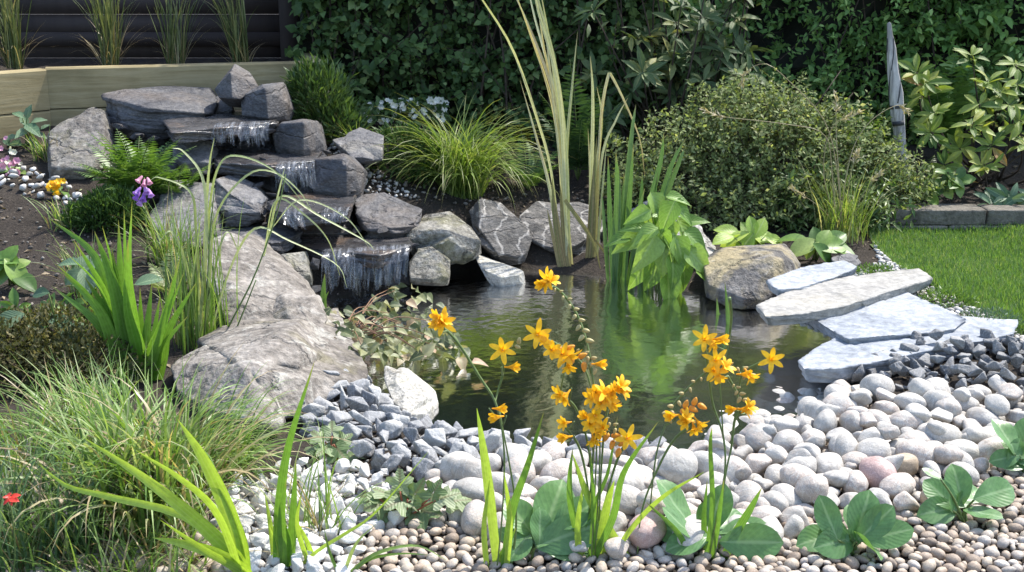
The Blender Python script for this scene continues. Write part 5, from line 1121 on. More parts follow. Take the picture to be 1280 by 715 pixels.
mb = MB(); n = 150; blades(mb, c + np.c_[rng.normal(0, .05, n), rng.normal(0, .04, n), np.zeros(n)], rng.uniform(0, 6.28, n), rng.uniform(.05, .5, n), rng.uniform(.2, 1.4, n), rng.uniform(.2, .42, n), rng.uniform(.003, .006, n), 7); mb.build('blades', m_sedge, t)
# ------------------------------------------------------------------ water plants
def hero(mb, pts, w, Y0, Y1=None, n=16, face=(0, -1, .25), **kw):
    Y1 = Y0 if Y1 is None else Y1; L = len(pts)
    ribbon(mb, [P(x, y, Y0 + (Y1 - Y0) * i / (L - 1)) for i, (x, y) in enumerate(pts)], w, n, face, **kw)
def px2m(px, Y): return px * Y / FPX / .966
c = np.array([*PZ(706, 338, 0)[:2], -.05]); RY = c[1]
t = empty('reed_clump', c, 'tall bleached reed clump reaching out of the top of the photo', 'reeds'); mb = MB()
for pts, w in [([(703, 340), (690, 220), (672, 150), (640, 60), (600, -5), (580, -40)], 9), ([(705, 340), (700, 200), (688, 120), (662, 40), (640, -20)], 9), ([(708, 340), (702, 200), (692, 110), (668, 20), (655, -40)], 10), ([(710, 340), (704, 180), (697, 100), (672, 10), (665, -40)], 9),
               ([(713, 340), (706, 200), (690, 110), (660, 30), (632, -30)], 8), ([(712, 338), (708, 190), (694, 80), (670, -10), (660, -60)], 7), ([(716, 340), (706, 240), (698, 150), (680, 60), (668, -30)], 7), ([(712, 340), (702, 180), (688, 60), (672, -30)], 7),
               ([(712, 340), (703, 230), (692, 130), (682, 40), (672, 0)], 6), ([(700, 335), (688, 240), (670, 170), (650, 100)], 7), ([(708, 335), (708, 200), (715, 110), (722, 40)], 7)]:
    hero(mb, pts, px2m(w * .62, RY), RY, RY + .08 * rng.normal(), 20, (rng.normal(0, .5), -1, .2), taper=2.4)
mb.build('leaf_blades', m_reed, t); mb = MB()
for pts, w in [([(708, 345), (700, 300), (692, 245)], 12), ([(713, 345), (706, 300), (700, 230)], 12), ([(704, 345), (694, 280), (690, 220)], 9), ([(700, 342), (690, 290), (684, 262)], 6)]:
    hero(mb, pts, px2m(w * .62, RY), RY - .01, RY - .01, 12, taper=4)
hero(mb, [(706, 250), (740, 300), (752, 342)], px2m(6, RY), RY - .05, RY - .05, 12)
mb.build('old_sheaths', m_reedbrown, t)
c = np.array([*PZ(738, 335, 0)[:2], -.05]); RY = c[1]
t = empty('reed_clump', c, 'half dead reed clump with a broken bent leaf beside the iris', 'reeds'); mb = MB()
for pts, w in [([(736, 338), (740, 200), (741, 120), (738, 70)], 8), ([(740, 338), (747, 220), (752, 140), (760, 96), (765, 96), (782, 130), (800, 175), (806, 222)], 6), ([(738, 338), (744, 230), (752, 150), (746, 108)], 7), ([(742, 338), (752, 200), (770, 150), (785, 122)], 5), ([(734, 336), (738, 240), (735, 160)], 6), ([(745, 336), (752, 250), (758, 180)], 6)]:
    hero(mb, pts, px2m(w * .62, RY), RY, RY + .03, 20, (rng.normal(0, .4), -1, .2), taper=3)
mb.build('leaf_blades', m_reed, t); mb = MB()
for pts, w in [([(733, 340), (738, 280), (742, 210)], 11), ([(740, 340), (744, 280), (748, 200)], 12), ([(737, 342), (740, 260), (746, 170)], 9), ([(744, 300), (770, 335), (780, 348)], 5)]: hero(mb, pts, px2m(w * .62, RY), RY - .01, RY - .01, 12, taper=4)
mb.build('old_sheaths', m_reedbrown, t)
c = np.array([*PZ(775, 350, 0)[:2], -.05]); RY = c[1]
t = empty('iris_clump', c, 'upright green iris blades rising behind the heart leaved plant', 'iris'); mb = MB()
for pts, w in [([(768, 352), (772, 250), (770, 190)], 12), ([(775, 352), (782, 250), (790, 165), (795, 130)], 13), ([(780, 352), (786, 260), (792, 180)], 11), ([(766, 352), (762, 260), (760, 195)], 10), ([(785, 352), (800, 260), (803, 215)], 10), ([(790, 352), (795, 280), (806, 235)], 9), ([(771, 352), (778, 280), (780, 215)], 12), ([(760, 350), (756, 290), (752, 235)], 8),
               ([(800, 350), (812, 260), (826, 200), (830, 165)], 11), ([(806, 350), (824, 260), (840, 205), (858, 172)], 9), ([(808, 350), (832, 250), (850, 200), (856, 185)], 9), ([(803, 350), (815, 280), (822, 215)], 9), ([(798, 352), (806, 300), (818, 240)], 10)]:
    hero(mb, pts, px2m(w * .85, RY), RY, RY + .05 * rng.normal(), 16, (rng.normal(0, .6), -1, .2), taper=2.6, fold=.25)
mb.build('leaf_blades', m_iris, t)
c = np.array([*PZ(832, 362, 0)[:2], -.06]); RY = c[1]
t = empty('water_plant', c, 'bright green heart leaved plant hanging over the back of the pond', 'water plant'); mb = MB(); st = MB()
LV = [(800, 268, 32, 200), (822, 255, 38, 300), (838, 268, 40, 250), (852, 262, 36, 330), (815, 285, 40, 230), (835, 290, 44, 265), (856, 288, 42, 300), (868, 300, 38, 320), (790, 300, 42, 200), (808, 312, 50, 240), (830, 318, 44, 270), (850, 312, 42, 290), (872, 322, 44, 320), (885, 345, 46, 325), (795, 285, 30, 180), (842, 335, 44, 280), (820, 340, 46, 250), (860, 340, 36, 300), (836, 362, 44, 275), (800, 335, 44, 235),
      (775, 298, 30, 190), (880, 320, 34, 330), (845, 248, 28, 350), (812, 262, 30, 160), (865, 275, 30, 20), (828, 300, 38, 280), (850, 352, 30, 290), (808, 290, 34, 200), (825, 275, 34, 90), (840, 305, 36, 310)]
for x, y, L, a in LV:
    Yl = RY - rng.uniform(.0, .16); s = px2m(L * 1.12, Yl); d = np.array([math.cos(R(a)), -.25, math.sin(R(a))]) + rng.normal(0, .1, 3); p = P(x - math.cos(R(a)) * L * .45, y + math.sin(R(a)) * L * .45, Yl)
    scatter(mb, HEART, p[None], d[None], (np.array([.25, -.6, .75]) + rng.normal(0, .2, 3))[None], np.array([s]))
    q = c + np.array([rng.normal(0, .04), rng.normal(0, .03), 0]); tube(st, [q, (p + q) / 2 + [0, .02, .05], p], .004, .002, 8, 5)
mb.build('leaves', m_water_leaf, t); st.build('stalks', m_stem, t)
for lab, bx, by, pts, w in [('single green blade standing in the water under the falls', 405, 398, [(405, 400), (404, 372), (406, 342)], 9), ('single pale blade standing in the pond by the ochre boulder', 909, 412, [(910, 416), (909, 385), (906, 352)], 5), ('short green shoot standing in the pond beneath the heart leaved plant', 897, 400, [(897, 405), (897, 388), (896, 372)], 4)]:
    c = PZ(bx, by, -.02); t = empty('water_reed', c, lab, 'water plant'); mb = MB(); hero(mb, pts, px2m(w, c[1]), c[1], c[1], 10, taper=2.5); hero(mb, [(x + 2, y + 4) for x, y in pts[:2]] + [(pts[-1][0] + 5, pts[-1][1] + 22)], px2m(w * .6, c[1]), c[1] + .01, None, 8); mb.build('leaf_blades', m_iris, t)
# limy leaved plants behind the ochre boulder
def broad(name, label, base, leaves, mat, tpl=BIG, cat='plant', stalk=True, nrm=(.15, -.45, .85), Yj=.05, smat=None, mesh_name='leaves', each=False, lift=.012):
    """leaves: (px, py of the middle, length px, direction deg, Y)"""
    c = np.array(base, float); t = empty(name, c, label, cat); mb = MB(); st = MB()
    for x, y, L, a, Yl in leaves:
        p = P(x - math.cos(R(a)) * L * .5, y + math.sin(R(a)) * L * .5, Yl); q = P(x + math.cos(R(a)) * L * .5, y - math.sin(R(a)) * L * .5, Yl - Yj * rng.uniform(.2, 1.5) * (1 if a > 180 else -.6))
        for w in (p, q):
            zg = tz(w[0], w[1]) + lift
            if w[2] < zg: w[2] = zg + .3 * (zg - w[2]) * 0 + (.012 if w is q else 0)
        d = q - p
        n_ = np.array(nrm) + rng.normal(0, .22, 3)
        if each: mb = MB()
        scatter(mb, tpl[int(rng.integers(len(tpl)))] if isinstance(tpl, list) else tpl, p[None], d[None], n_[None], np.array([np.linalg.norm(d)]))
        if each: mb.build('leaf', mat, t)
        if stalk: b0 = c + np.array([rng.normal(0, .01), rng.normal(0, .01), -.005]); tube(st, [b0, (b0 + p) / 2 + [0, 0, .01], p + unit(d) * .004], .0035, .0022, 7, 5)
    if not each: mb.build(mesh_name, mat, t)
    if stalk: st.build('stalks', smat or m_stem, t)
    return t
Yh = 5.05
broad('lime_leaf_plant', 'lime yellow leaved plant behind the ochre boulder', G2(935, 312, Yh), [(x, y, L, a, Yh - .05 * k % .1) for k, (x, y, L, a) in enumerate([(910, 288, 34, 160), (922, 296, 32, 200), (938, 292, 36, 120), (950, 285, 30, 60), (958, 297, 34, 10), (932, 304, 34, 230), (948, 300, 32, 330), (915, 302, 30, 215), (968, 300, 28, 340), (940, 282, 26, 100), (905, 298, 26, 190)])], m_limeleaf)
Yh = 5.0
broad('hosta', 'green broad leaved hosta beside the blue slab steps', G2(1020, 322, Yh), [(x, y, L, a, Yh - .06 * k % .1) for k, (x, y, L, a) in enumerate([(992, 298, 42, 170), (1005, 308, 40, 200), (1022, 300, 36, 100), (1040, 306, 46, 10), (1052, 312, 40, 350), (1030, 316, 36, 320), (1012, 318, 34, 250), (1000, 316, 30, 220), (1030, 298, 30, 60), (1045, 298, 34, 35)])], m_bright)
for lab, px, py, Y, n, sz in [('small green cushion plant at the lawn edge behind the slabs', 1095, 333, 4.65, 500, .075), ('round mossy cushion plant where the lawn meets the long slab', 1186, 360, 4.25, 800, .085), ('grey green thyme mat by the lawn right of the slabs', 1238, 398, 3.95, 700, .10)]:
    c = G2(px, py, Y); shrub('cushion_plant', lab, c, [(0, 0, .01, sz * 1.2, sz, sz * .55)], leaf_tpl(2, .3, .5, .1, .1), .016, n * 2, m_fern if 'thyme' not in lab else m_bluegreen, cat='plant', stems=3, up=.6, shell=.5)
# mottled creeper on the left pond edge
c = G2(428, 462, 3.95); c[2] = max(c[2], .02); t = empty('creeper', c, 'mottled heart leaved creeper trailing over the left pond edge', 'creeper'); mb = MB(); st = MB(); pos = []
for i in range(300):
    u_ = rng.random(); px = 405 + 165 * u_ + rng.normal(0, 8); lo = np.interp(px, [400, 440, 500, 540, 590], [385, 385, 352, 370, 455]); hi = np.interp(px, [400, 440, 480, 540, 590], [425, 440, 448, 446, 450]); py = rng.uniform(lo, max(hi, lo + 4))
    if 500 < px and py < 400 and rng.random() < .6: continue
    p0 = PZ(px, py, .03 + rng.uniform(0, .10) * (1 - u_ * .8)); pos.append(p0)
pos = np.array(pos); n = len(pos)
scatter(mb, leaf_tpl(5, .78, .3, .2, .3, 5, .85), pos, rv(n, .6) + [.4, -.5, -.3], np.array([.3, -.5, .9]) + rv(n, .4), rng.uniform(.028, .058, n)); mb.build('leaves', m_varieg, t)
for i in range(34):
    e = pos[rng.integers(n)]; s = c + rng.normal(0, .03, 3) * [1, 1, .2]; tube(st, [s, (s + e) / 2 + [0, 0, .06], e], .003, .0012, 8, 5)
st.build('stems', plain_mat('reddish_stem', (.12, .06, .035), (.22, .13, .07), 30, .7), t)

# ------------------------------------------------------------------ left bank
c = G2(172, 232, 4.95); t = fern('dense dark fern hanging below the top slate block', c, [(A(a), L * 1.25, le, cu) for a, L, le, cu in [(270, .3, .1, .8), (230, .3, .15, .7), (310, .3, .15, .9), (200, .3, .2, .7), (340, .3, .3, .8), (255, .26, .45, .9), (290, .26, .5, .9), (215, .26, .5, .9), (200, .26, .5, .9), (160, .28, .4, .8), (240, .28, .6, .8), (280, .26, .6, .8), (320, .28, .6, .9), (20, .28, .4, .9), (100, .26, .3, .7), (60, .3, .4, .8), (180, .24, .7, .8), (260, .24, .8, .8), (350, .26, .7, .7), (130, .28, .2, .7), (220, .22, .3, .9), (300, .3, .3, .9)]], m_fern, wid=.36)
c = G2(135, 285, 4.75); shrub('bush', 'dense dark green heather bush below the purple bells', c, [(0, 0, .05, .11, .1, .09), (-.06, 0, .03, .1, .09, .07), (.05, .02, .06, .09, .09, .08)], leaf_tpl(2, .3, .5, .1, .1), .026, 4200, m_heath, cat='bush', up=.9, stems=10)
c = G2(60, 500, 3.35); shrub('bush', 'brown olive mossy bush filling the left edge', c, [(-.12, .05, .05, .24, .18, .13), (.08, .05, .04, .2, .16, .10), (-.3, .1, .06, .22, .18, .15), (-.02, .16, .07, .2, .14, .12)], leaf_tpl(2, .55, .5, .15, .1), .016, 14000, m_moss, cat='bush', stems=16)
fern('small pale fern between the sword leaves and tall grass', G2(215, 360, 4.2), [(A(a), L, le, cu) for a, L, le, cu in [(60, .20, .2, .5), (30, .2, .3, .9), (100, .2, .3, .7), (340, .16, .6, .8), (150, .16, .4, .8), (240, .14, .6, .8)]], leaf_mat('pale_fern', [(0, (.15, .2, .07)), (1, (.28, .32, .14))], trans=.35), npin=20, wid=.45)
broad('leafy_plant', 'green leaved seedling high on the left bank under the boards', G2(38, 190, 5.45), [(x, y, L, a, 5.4) for x, y, L, a in [(22, 142, 18, 140), (35, 140, 20, 80), (48, 150, 20, 20), (40, 160, 20, 330), (28, 165, 20, 200), (12, 172, 22, 190), (18, 185, 20, 170), (50, 168, 18, 350), (30, 150, 18, 110), (8, 178, 18, 120), (42, 178, 18, 300), (56, 158, 14, 40)]], m_bluegreen, tpl=OVAL)
broad('leafy_plant', 'patchy green plant at the left edge of the soil bank', G2(15, 360, 4.15), [(x, y, L, a, 4.1) for x, y, L, a in [(5, 322, 40, 160), (20, 340, 44, 310), (30, 350, 34, 330), (2, 345, 40, 210), (12, 318, 30, 60), (-10, 335, 40, 200), (25, 330, 28, 30)]], m_bright)
broad('leafy_plant', 'blue green leaved plant behind the sword leaves', G2(105, 380, 3.95), [(x, y, L, a, 3.9) for x, y, L, a in [(85, 328, 30, 170), (100, 330, 30, 60), (112, 340, 40, 80), (92, 345, 28, 220), (185, 350, 36, 20), (130, 352, 36, 300), (108, 350, 34, 280), (120, 330, 28, 30)]], m_bluegreen)
broad('leafy_plant', 'grey green plant beside the brown mossy bush', G2(85, 450, 3.5), [(x, y, L, a, 3.45) for x, y, L, a in [(75, 405, 40, 130), (92, 412, 36, 40), (50, 366, 24, 180), (85, 430, 44, 270), (98, 428, 36, 330), (70, 425, 34, 220), (10, 400, 44, 200), (-2, 420, 40, 200), (45, 410, 30, 120)]], m_bluegreen)
broad('flowering_plant', 'pink and white flowered plant on the left bank', G2(18, 230, 5.2), [(x, y, L, a, 5.15) for x, y, L, a in [(10, 215, 16, 150), (25, 212, 14, 40), (18, 222, 16, 280), (6, 225, 16, 210), (28, 225, 14, 320)]], m_bright, tpl=OVAL, cat='flowers')
t = bpy.data.objects[[o.name for o in bpy.data.objects if o.get('label', '').startswith('pink and white')][0]]
blossoms(t, [P(15 + rng.normal(0, 7), 203 + rng.normal(0, 12), 5.12) for _ in range(16)], m_pinkfl, .016); blossoms(t, [P(8 + rng.normal(0, 9), 195 + rng.normal(0, 14), 5.13) for _ in range(10)], m_palefl, .014)
broad('flowering_plant', 'orange flowered plant on the grey rubble of the left bank', G2(75, 255, 5.0), [(x, y, L, a, 4.98) for x, y, L, a in [(70, 248, 14, 200), (82, 246, 14, 330), (76, 240, 12, 80), (64, 244, 12, 170)]], m_fern, tpl=OVAL, cat='flowers')
t = bpy.data.objects[[o.name for o in bpy.data.objects if o.get('label', '').startswith('orange flowered plant')][0]]
blossoms(t, [P(75 + rng.normal(0, 8), 234 + rng.normal(0, 4), 4.95) for _ in range(9)], m_orange, .02)
c = G2(183, 300, 4.5); t = empty('bell_flower', c, 'purple and pink bell flower spike above the sword leaves', 'flowers'); mb = MB(); mb2 = MB(); st = MB()
tube(st, [c, P(182, 270, 4.5), P(180, 222, 4.48)], .004, .002, 10, 5); st.build('stem', m_stem, t)
def bell(mb, p, d, L, r):
    d = unit(d); u = unit(np.cross(d, [.3, 1, .2])); v = np.cross(d, u); V = []; Q = []; S = 10
    for i, (s, q) in enumerate([(0, .25), (.2, .5), (.5, .62), (.8, .75), (1, 1.05)]):
        for j in range(S): a = j / S * 6.283; V.append(p + d * L * s + (u * math.cos(a) + v * math.sin(a)) * r * q * (1 + (.12 * math.cos(a * 5) if i == 4 else 0)))
    Q = [(i * S + j, i * S + (j + 1) % S, (i + 1) * S + (j + 1) % S, (i + 1) * S + j) for i in range(4) for j in range(S)]; mb.add(V, Q)
for x, y, a in [(176, 240, 215), (181, 238, 300), (175, 246, 225), (180, 247, 275), (185, 242, 320), (178, 252, 250)]: bell(mb, P(x, y - 6, 4.47), [math.cos(R(a)) * .6, -.6, -.7], .034, .012)
for x, y, a in [(178, 226, 200), (184, 228, 320), (181, 230, 270)]: bell(mb2, P(x, y - 6, 4.47), [math.cos(R(a)) * .6, -.6, -.7], .028, .011)
mb.build('purple_bells', m_purple, t); mb2.build('pink_bells', m_pinkfl, t)
for lab, px, py, Y, n_, ln_ in [('small olive grass tuft on the soil below the boards', 60, 205, 5.3, 60, (.08, .18)), ('thin grass tuft on the bare soil bank', 80, 300, 4.7, 40, (.08, .2)), ('wispy grass behind the sword leaves', 215, 330, 4.5, 130, (.15, .34)), ('grass tuft between the heather and the sword leaves', 110, 370, 4.1, 90, (.12, .28)), ('short grass tuft at the foot of the sloping limestone', 250, 420, 3.85, 90, (.1, .24))]:
    grass_clump(lab, G2(px, py, Y), n_, .06, (0, 6.28), (.05, .7), (.3, 1.6), ln_, (.003, .006), m_clump, segs=6, dry=n_ // 4)
fern('second fern leaning over the grey boulder left of the falls', G2(218, 215, 4.98), [(A(a_), L_, le, cu) for a_, L_, le, cu in [(200, .28, .2, .8), (250, .28, .3, .9), (300, .28, .3, .9), (340, .26, .4, .8), (270, .24, .6, .9), (160, .28, .2, .7), (225, .24, .6, .9), (20, .24, .4, .8)]], m_fern, wid=.36)
whorls('leafy_plant', 'low leafy plant spreading in front of the soil bank', G2(100, 420, 3.75), [P(x, y, 3.7) for x, y in [(60, 392), (85, 385), (110, 395), (35, 400), (75, 410), (100, 412), (20, 385), (125, 405)]], leaf_tpl(5, .5, .5, .2, .25, 5, .85), .06, m_bright, (4, 7), cat='plant', r=.003, extra=20)
# sword leaved clump
SY = 3.42; c = G2(178, 478, SY); SY = c[1]; t = empty('sword_leaf_clump', c, 'large clump of arching green sword leaves at the left', 'plant')
TIPS = [((165, 252), (162, 340), 13), ((60, 272), (118, 320), 10), ((118, 289), (140, 350), 13), ((76, 339), (122, 385), 11), ((64, 357), (118, 400), 11), ((148, 275), (152, 360), 12), ((175, 359), (176, 410), 10), ((225, 322), (205, 400), 11), ((246, 352), (212, 410), 10), ((92, 300), (128, 360), 12), ((105, 345), (140, 400), 13), ((128, 283), (146, 350), 10), ((70, 330), (112, 372), 8), ((160, 300), (160, 380), 14), ((140, 310), (152, 390), 14), ((200, 370), (192, 420), 9), ((190, 352), (184, 410), 10), ((100, 370), (140, 420), 12), ((215, 350), (200, 420), 9), ((155, 262), (158, 340), 9), ((85, 318), (125, 360), 9), ((235, 395), (205, 430), 9), ((178, 420), (178, 450), 10), ((230, 340), (206, 405), 8)]
for k, (tip, mid, w) in enumerate(TIPS):
    bx = 176 + (tip[0] - 160) * .12 + rng.normal(0, 4); yy = rng.normal(0, .05); b = MB()
    hero(b, [(bx, 484), ((bx * .55 + mid[0] * .45), 484 * .5 + mid[1] * .5), mid, tip], px2m(w * 1.6, SY), SY, SY + yy, 16, (rng.normal(0, .5), -1, .25), taper=2.2, fold=.3); b.build('leaf', m_sword, t)
# tall wispy grass
TY = 3.75; c = G2(248, 470, TY); TY = c[1]; t = empty('tall_grass', c, 'tall wispy grass with pale arching leaves in front of the sloping limestone', 'grass clump'); mb = MB(); n = 95
base = c + np.c_[rng.normal(0, .05, n), rng.normal(0, .04, n), np.zeros(n)]; blades(mb, base, rng.uniform(0, 6.28, n), np.abs(rng.normal(.05, .08, n)), np.abs(rng.normal(.2, .3, n)), rng.uniform(.2, .55, n), rng.uniform(.004, .0075, n), 8, 2, 1.8, rng.normal(0, .6, n)); mb.build('blades', m_clump, t)
mb = MB()
for pts, w in [([(250, 400), (258, 300), (254, 225), (230, 190), (215, 185)], 6), ([(255, 380), (262, 260), (275, 205), (300, 195), (345, 215), (388, 265)], 5), ([(262, 360), (270, 270), (310, 218), (345, 216), (375, 240), (392, 268)], 4), ([(252, 400), (258, 260), (262, 205), (268, 172)], 6), ([(250, 400), (245, 290), (238, 240), (200, 222), (188, 225)], 4), ([(330, 320), (340, 275), (352, 225), (356, 210)], 7), ([(336, 295), (352, 245), (400, 270), (455, 300), (468, 312)], 4), ([(330, 315), (345, 250), (380, 268), (410, 300), (425, 345)], 3), ([(262, 420), (290, 330), (320, 285), (360, 300), (420, 330), (434, 360)], 4), ([(248, 420), (232, 330), (215, 290), (200, 300)], 5), ([(258, 400), (272, 320), (285, 290), (300, 320)], 4), ([(340, 285), (375, 250), (430, 270), (462, 310)], 3)]:
    hero(mb, pts, px2m(w * .8, TY), TY, TY + rng.normal(0, .06), 24, (rng.normal(0, .4), -.6, .7), taper=2.4)
mb.build('pale_leaves', leaf_mat('cream_green_blade', [(0, (.28, .34, .15)), (1, (.48, .50, .30))], trans=.35), t)
st = MB()
for pts in [[(252, 470), (258, 380), (262, 300), (268, 235)], [(240, 470), (240, 380), (246, 300)], [(258, 470), (285, 410), (318, 345), (345, 270), (357, 218)], [(246, 470), (232, 400), (228, 330)], [(225, 560), (270, 470), (300, 400), (320, 350)]]: tube(st, [P(x, y, TY - .02) for x, y in pts], .0035, .0018, 14, 5)
st.build('stems', m_stem, t)

# ------------------------------------------------------------------ foreground grasses
grass_clump('big fountain of arching grass in the lower left', G2(190, 700, 2.5), 560, .12, (0, 6.28), (.02, .7), (.5, 2.9), (.18, .47), (.005, .011), m_clump, dry=110, segs=10, power=2.2)
grass_clump('arching grass spilling right in front of the big boulder', G2(262, 640, 2.78), 200, .09, (-1.3, 1.3), (.15, 1.0), (.8, 2.6), (.16, .34), (.004, .008), m_clump, segs=10, dry=16, power=2.0)
grass_clump('arching grass tuft between the mossy bush and the big fountain grass', G2(140, 620, 2.9), 320, .13, (1.2, 5.0), (.05, .8), (.4, 1.9), (.14, .33), (.004, .0075), m_clump, segs=8, dry=40)
grass_clump('blue green grass tuft in the lower left corner', G2(40, 725, 2.36), 360, .14, (0, 6.28), (.02, .6), (.2, 1.6), (.12, .32), (.004, .008), leaf_mat('blue_grass_blade', [(0, (.06, .12, .045)), (.6, (.11, .19, .07)), (1, (.24, .31, .15))], trans=.4), segs=8, dry=30)
grass_clump('low straggling grass along the bottom edge below the yellow green sword leaves', G2(180, 735, 2.3), 150, .13, (0, 6.28), (.2, 1.0), (.3, 1.6), (.10, .22), (.0035, .0065), m_clump, segs=8, dry=70)
grass_clump('sparse grass tuft among the white stones', G2(395, 700, 2.5), 45, .07, (0, 6.28), (.05, .7), (.3, 1.6), (.12, .3), (.003, .005), m_clump, segs=8, dry=6)
grass_clump('loose grass tuft left of the mossy bush', G2(60, 640, 2.75), 140, .12, (0, 6.28), (.05, .6), (.5, 1.9), (.15, .32), (.0035, .006), m_clump, segs=8, dry=30)
FYB = 2.16; c = G2(300, 760, FYB); t = empty('sword_leaf_clump', c, 'bright yellow green sword leaves fanning left in the foreground', 'plant')
for pts, w in [([(309, 760), (305, 716), (265, 668), (190, 605), (103, 546)], 17), ([(306, 760), (300, 700), (285, 640), (255, 575), (222, 524)], 20), ([(304, 760), (298, 712), (270, 640), (225, 598), (170, 563)], 10), ([(308, 762), (300, 712), (235, 648), (140, 622), (85, 608), (48, 580)], 8), ([(314, 762), (310, 722), (275, 695), (230, 680), (190, 672)], 14), ([(310, 762), (306, 712), (300, 670), (280, 620), (268, 590)], 12), ([(318, 762), (312, 722), (260, 690), (200, 650)], 10)]:
    b = MB(); hero(b, pts + [], px2m(w * 1.45, FYB), FYB, FYB + rng.normal(0, .03), 18, (rng.normal(0, .25), -1, .35), taper=2.6, fold=.3, basew=.8); b.build('leaf', m_swordy, t)
FYB = 2.34; c = G2(348, 716, FYB); t = empty('sword_leaf_clump', c, 'upright green sword leaves in front of the white stones', 'plant')
for pts, w in [([(346, 725), (349, 640), (360, 560), (393, 452)], 15), ([(362, 722), (366, 650), (370, 575)], 15), ([(345, 722), (340, 670), (331, 616)], 9), ([(352, 722), (362, 680), (350, 645)], 11), ([(400, 725), (385, 680), (370, 650)], 9), ([(356, 722), (352, 650), (358, 600)], 12), ([(392, 722), (372, 660), (376, 620)], 8), ([(360, 722), (395, 690), (430, 668), (470, 640), (535, 565)], 5), ([(338, 722), (345, 690), (336, 655)], 9)]:
    b = MB(); hero(b, pts, px2m(w, FYB), FYB, FYB + rng.normal(0, .03), 16, (rng.normal(0, .4), -1, .3), taper=2.4, fold=.3); b.build('leaf', m_sword if w > 10 else m_swordy, t)
c = G2(440, 725, 2.33); t = empty('grass_tuft', c, 'few arching blades over the pea gravel', 'grass clump'); mb = MB()
for pts, w in [([(430, 722), (470, 692), (520, 682), (558, 700)], 7), ([(432, 724), (460, 700), (500, 692), (540, 694)], 6), ([(428, 722), (445, 680), (470, 655)], 6), ([(425, 722), (412, 690), (405, 660)], 5)]: hero(mb, pts, px2m(w, 2.3), 2.3, 2.3, 14, (.1, -.5, .8))
mb.build('blades', m_clump, t)

# leafy little plants between the stones
m_heuch = leaf_mat('pale_lobed_leaf', [(0, (.10, .16, .06)), (.5, (.18, .25, .11)), (1, (.34, .39, .24))], trans=.3, rough=.5, midrib=(.16, .15, .08), patch_amt=.2)
def lobed(n=5, L=1.0):
    V = [(0, .35, 0)]; UV = [(.5, .3)]; m_ = 40
    for i in range(m_):
        a = -math.pi / 2 + .25 + (2 * math.pi - .5) * i / (m_ - 1); r = (.42 + .12 * math.cos((a - math.pi / 2) * 5) + .025 * math.cos(a * 19)) * 1.05; V.append((math.cos(a) * r, .38 + math.sin(a) * r, .05 * math.cos(a * 5) - .25 * (r ** 2))); UV.append((V[-1][0] + .5, V[-1][1]))
    return np.array(V), np.zeros((0, 4), int), np.array([(0, i, i + 1) for i in range(1, m_)]), np.array(UV)
LOB = lobed()
for lab, bx, by, lst in [('pale lobed leaf plant at the edge of the pea gravel', 505, 655, [(480, 615, 34, 150), (500, 600, 34, 90), (522, 612, 36, 60), (495, 628, 36, 200), (515, 632, 36, 330), (535, 640, 36, 350), (520, 655, 40, 290), (470, 632, 34, 190), (560, 620, 38, 20), (575, 625, 36, 10), (545, 610, 30, 60), (480, 645, 34, 230), (462, 620, 26, 170), (505, 612, 30, 110)]),
                         ('small ragged leaf plant in the slate pieces by the boulder', 415, 580, [(398, 545, 26, 140), (415, 535, 24, 90), (432, 548, 26, 40), (405, 562, 26, 210), (425, 565, 28, 310), (445, 570, 26, 350), (390, 560, 24, 180), (440, 585, 26, 330), (410, 580, 26, 250), (420, 552, 24, 60), (395, 575, 22, 200)])]:
    b0 = G(bx, by); Y = b0[1]
    t = broad('ragged_leaf_plant', lab, b0, [(x, y, L, a, Y - .02 + .03 * rng.random()) for x, y, L, a in lst], m_heuch, tpl=LOB, smat=plain_mat('red_stalk', (.22, .06, .03), (.3, .12, .06), 30, .6))
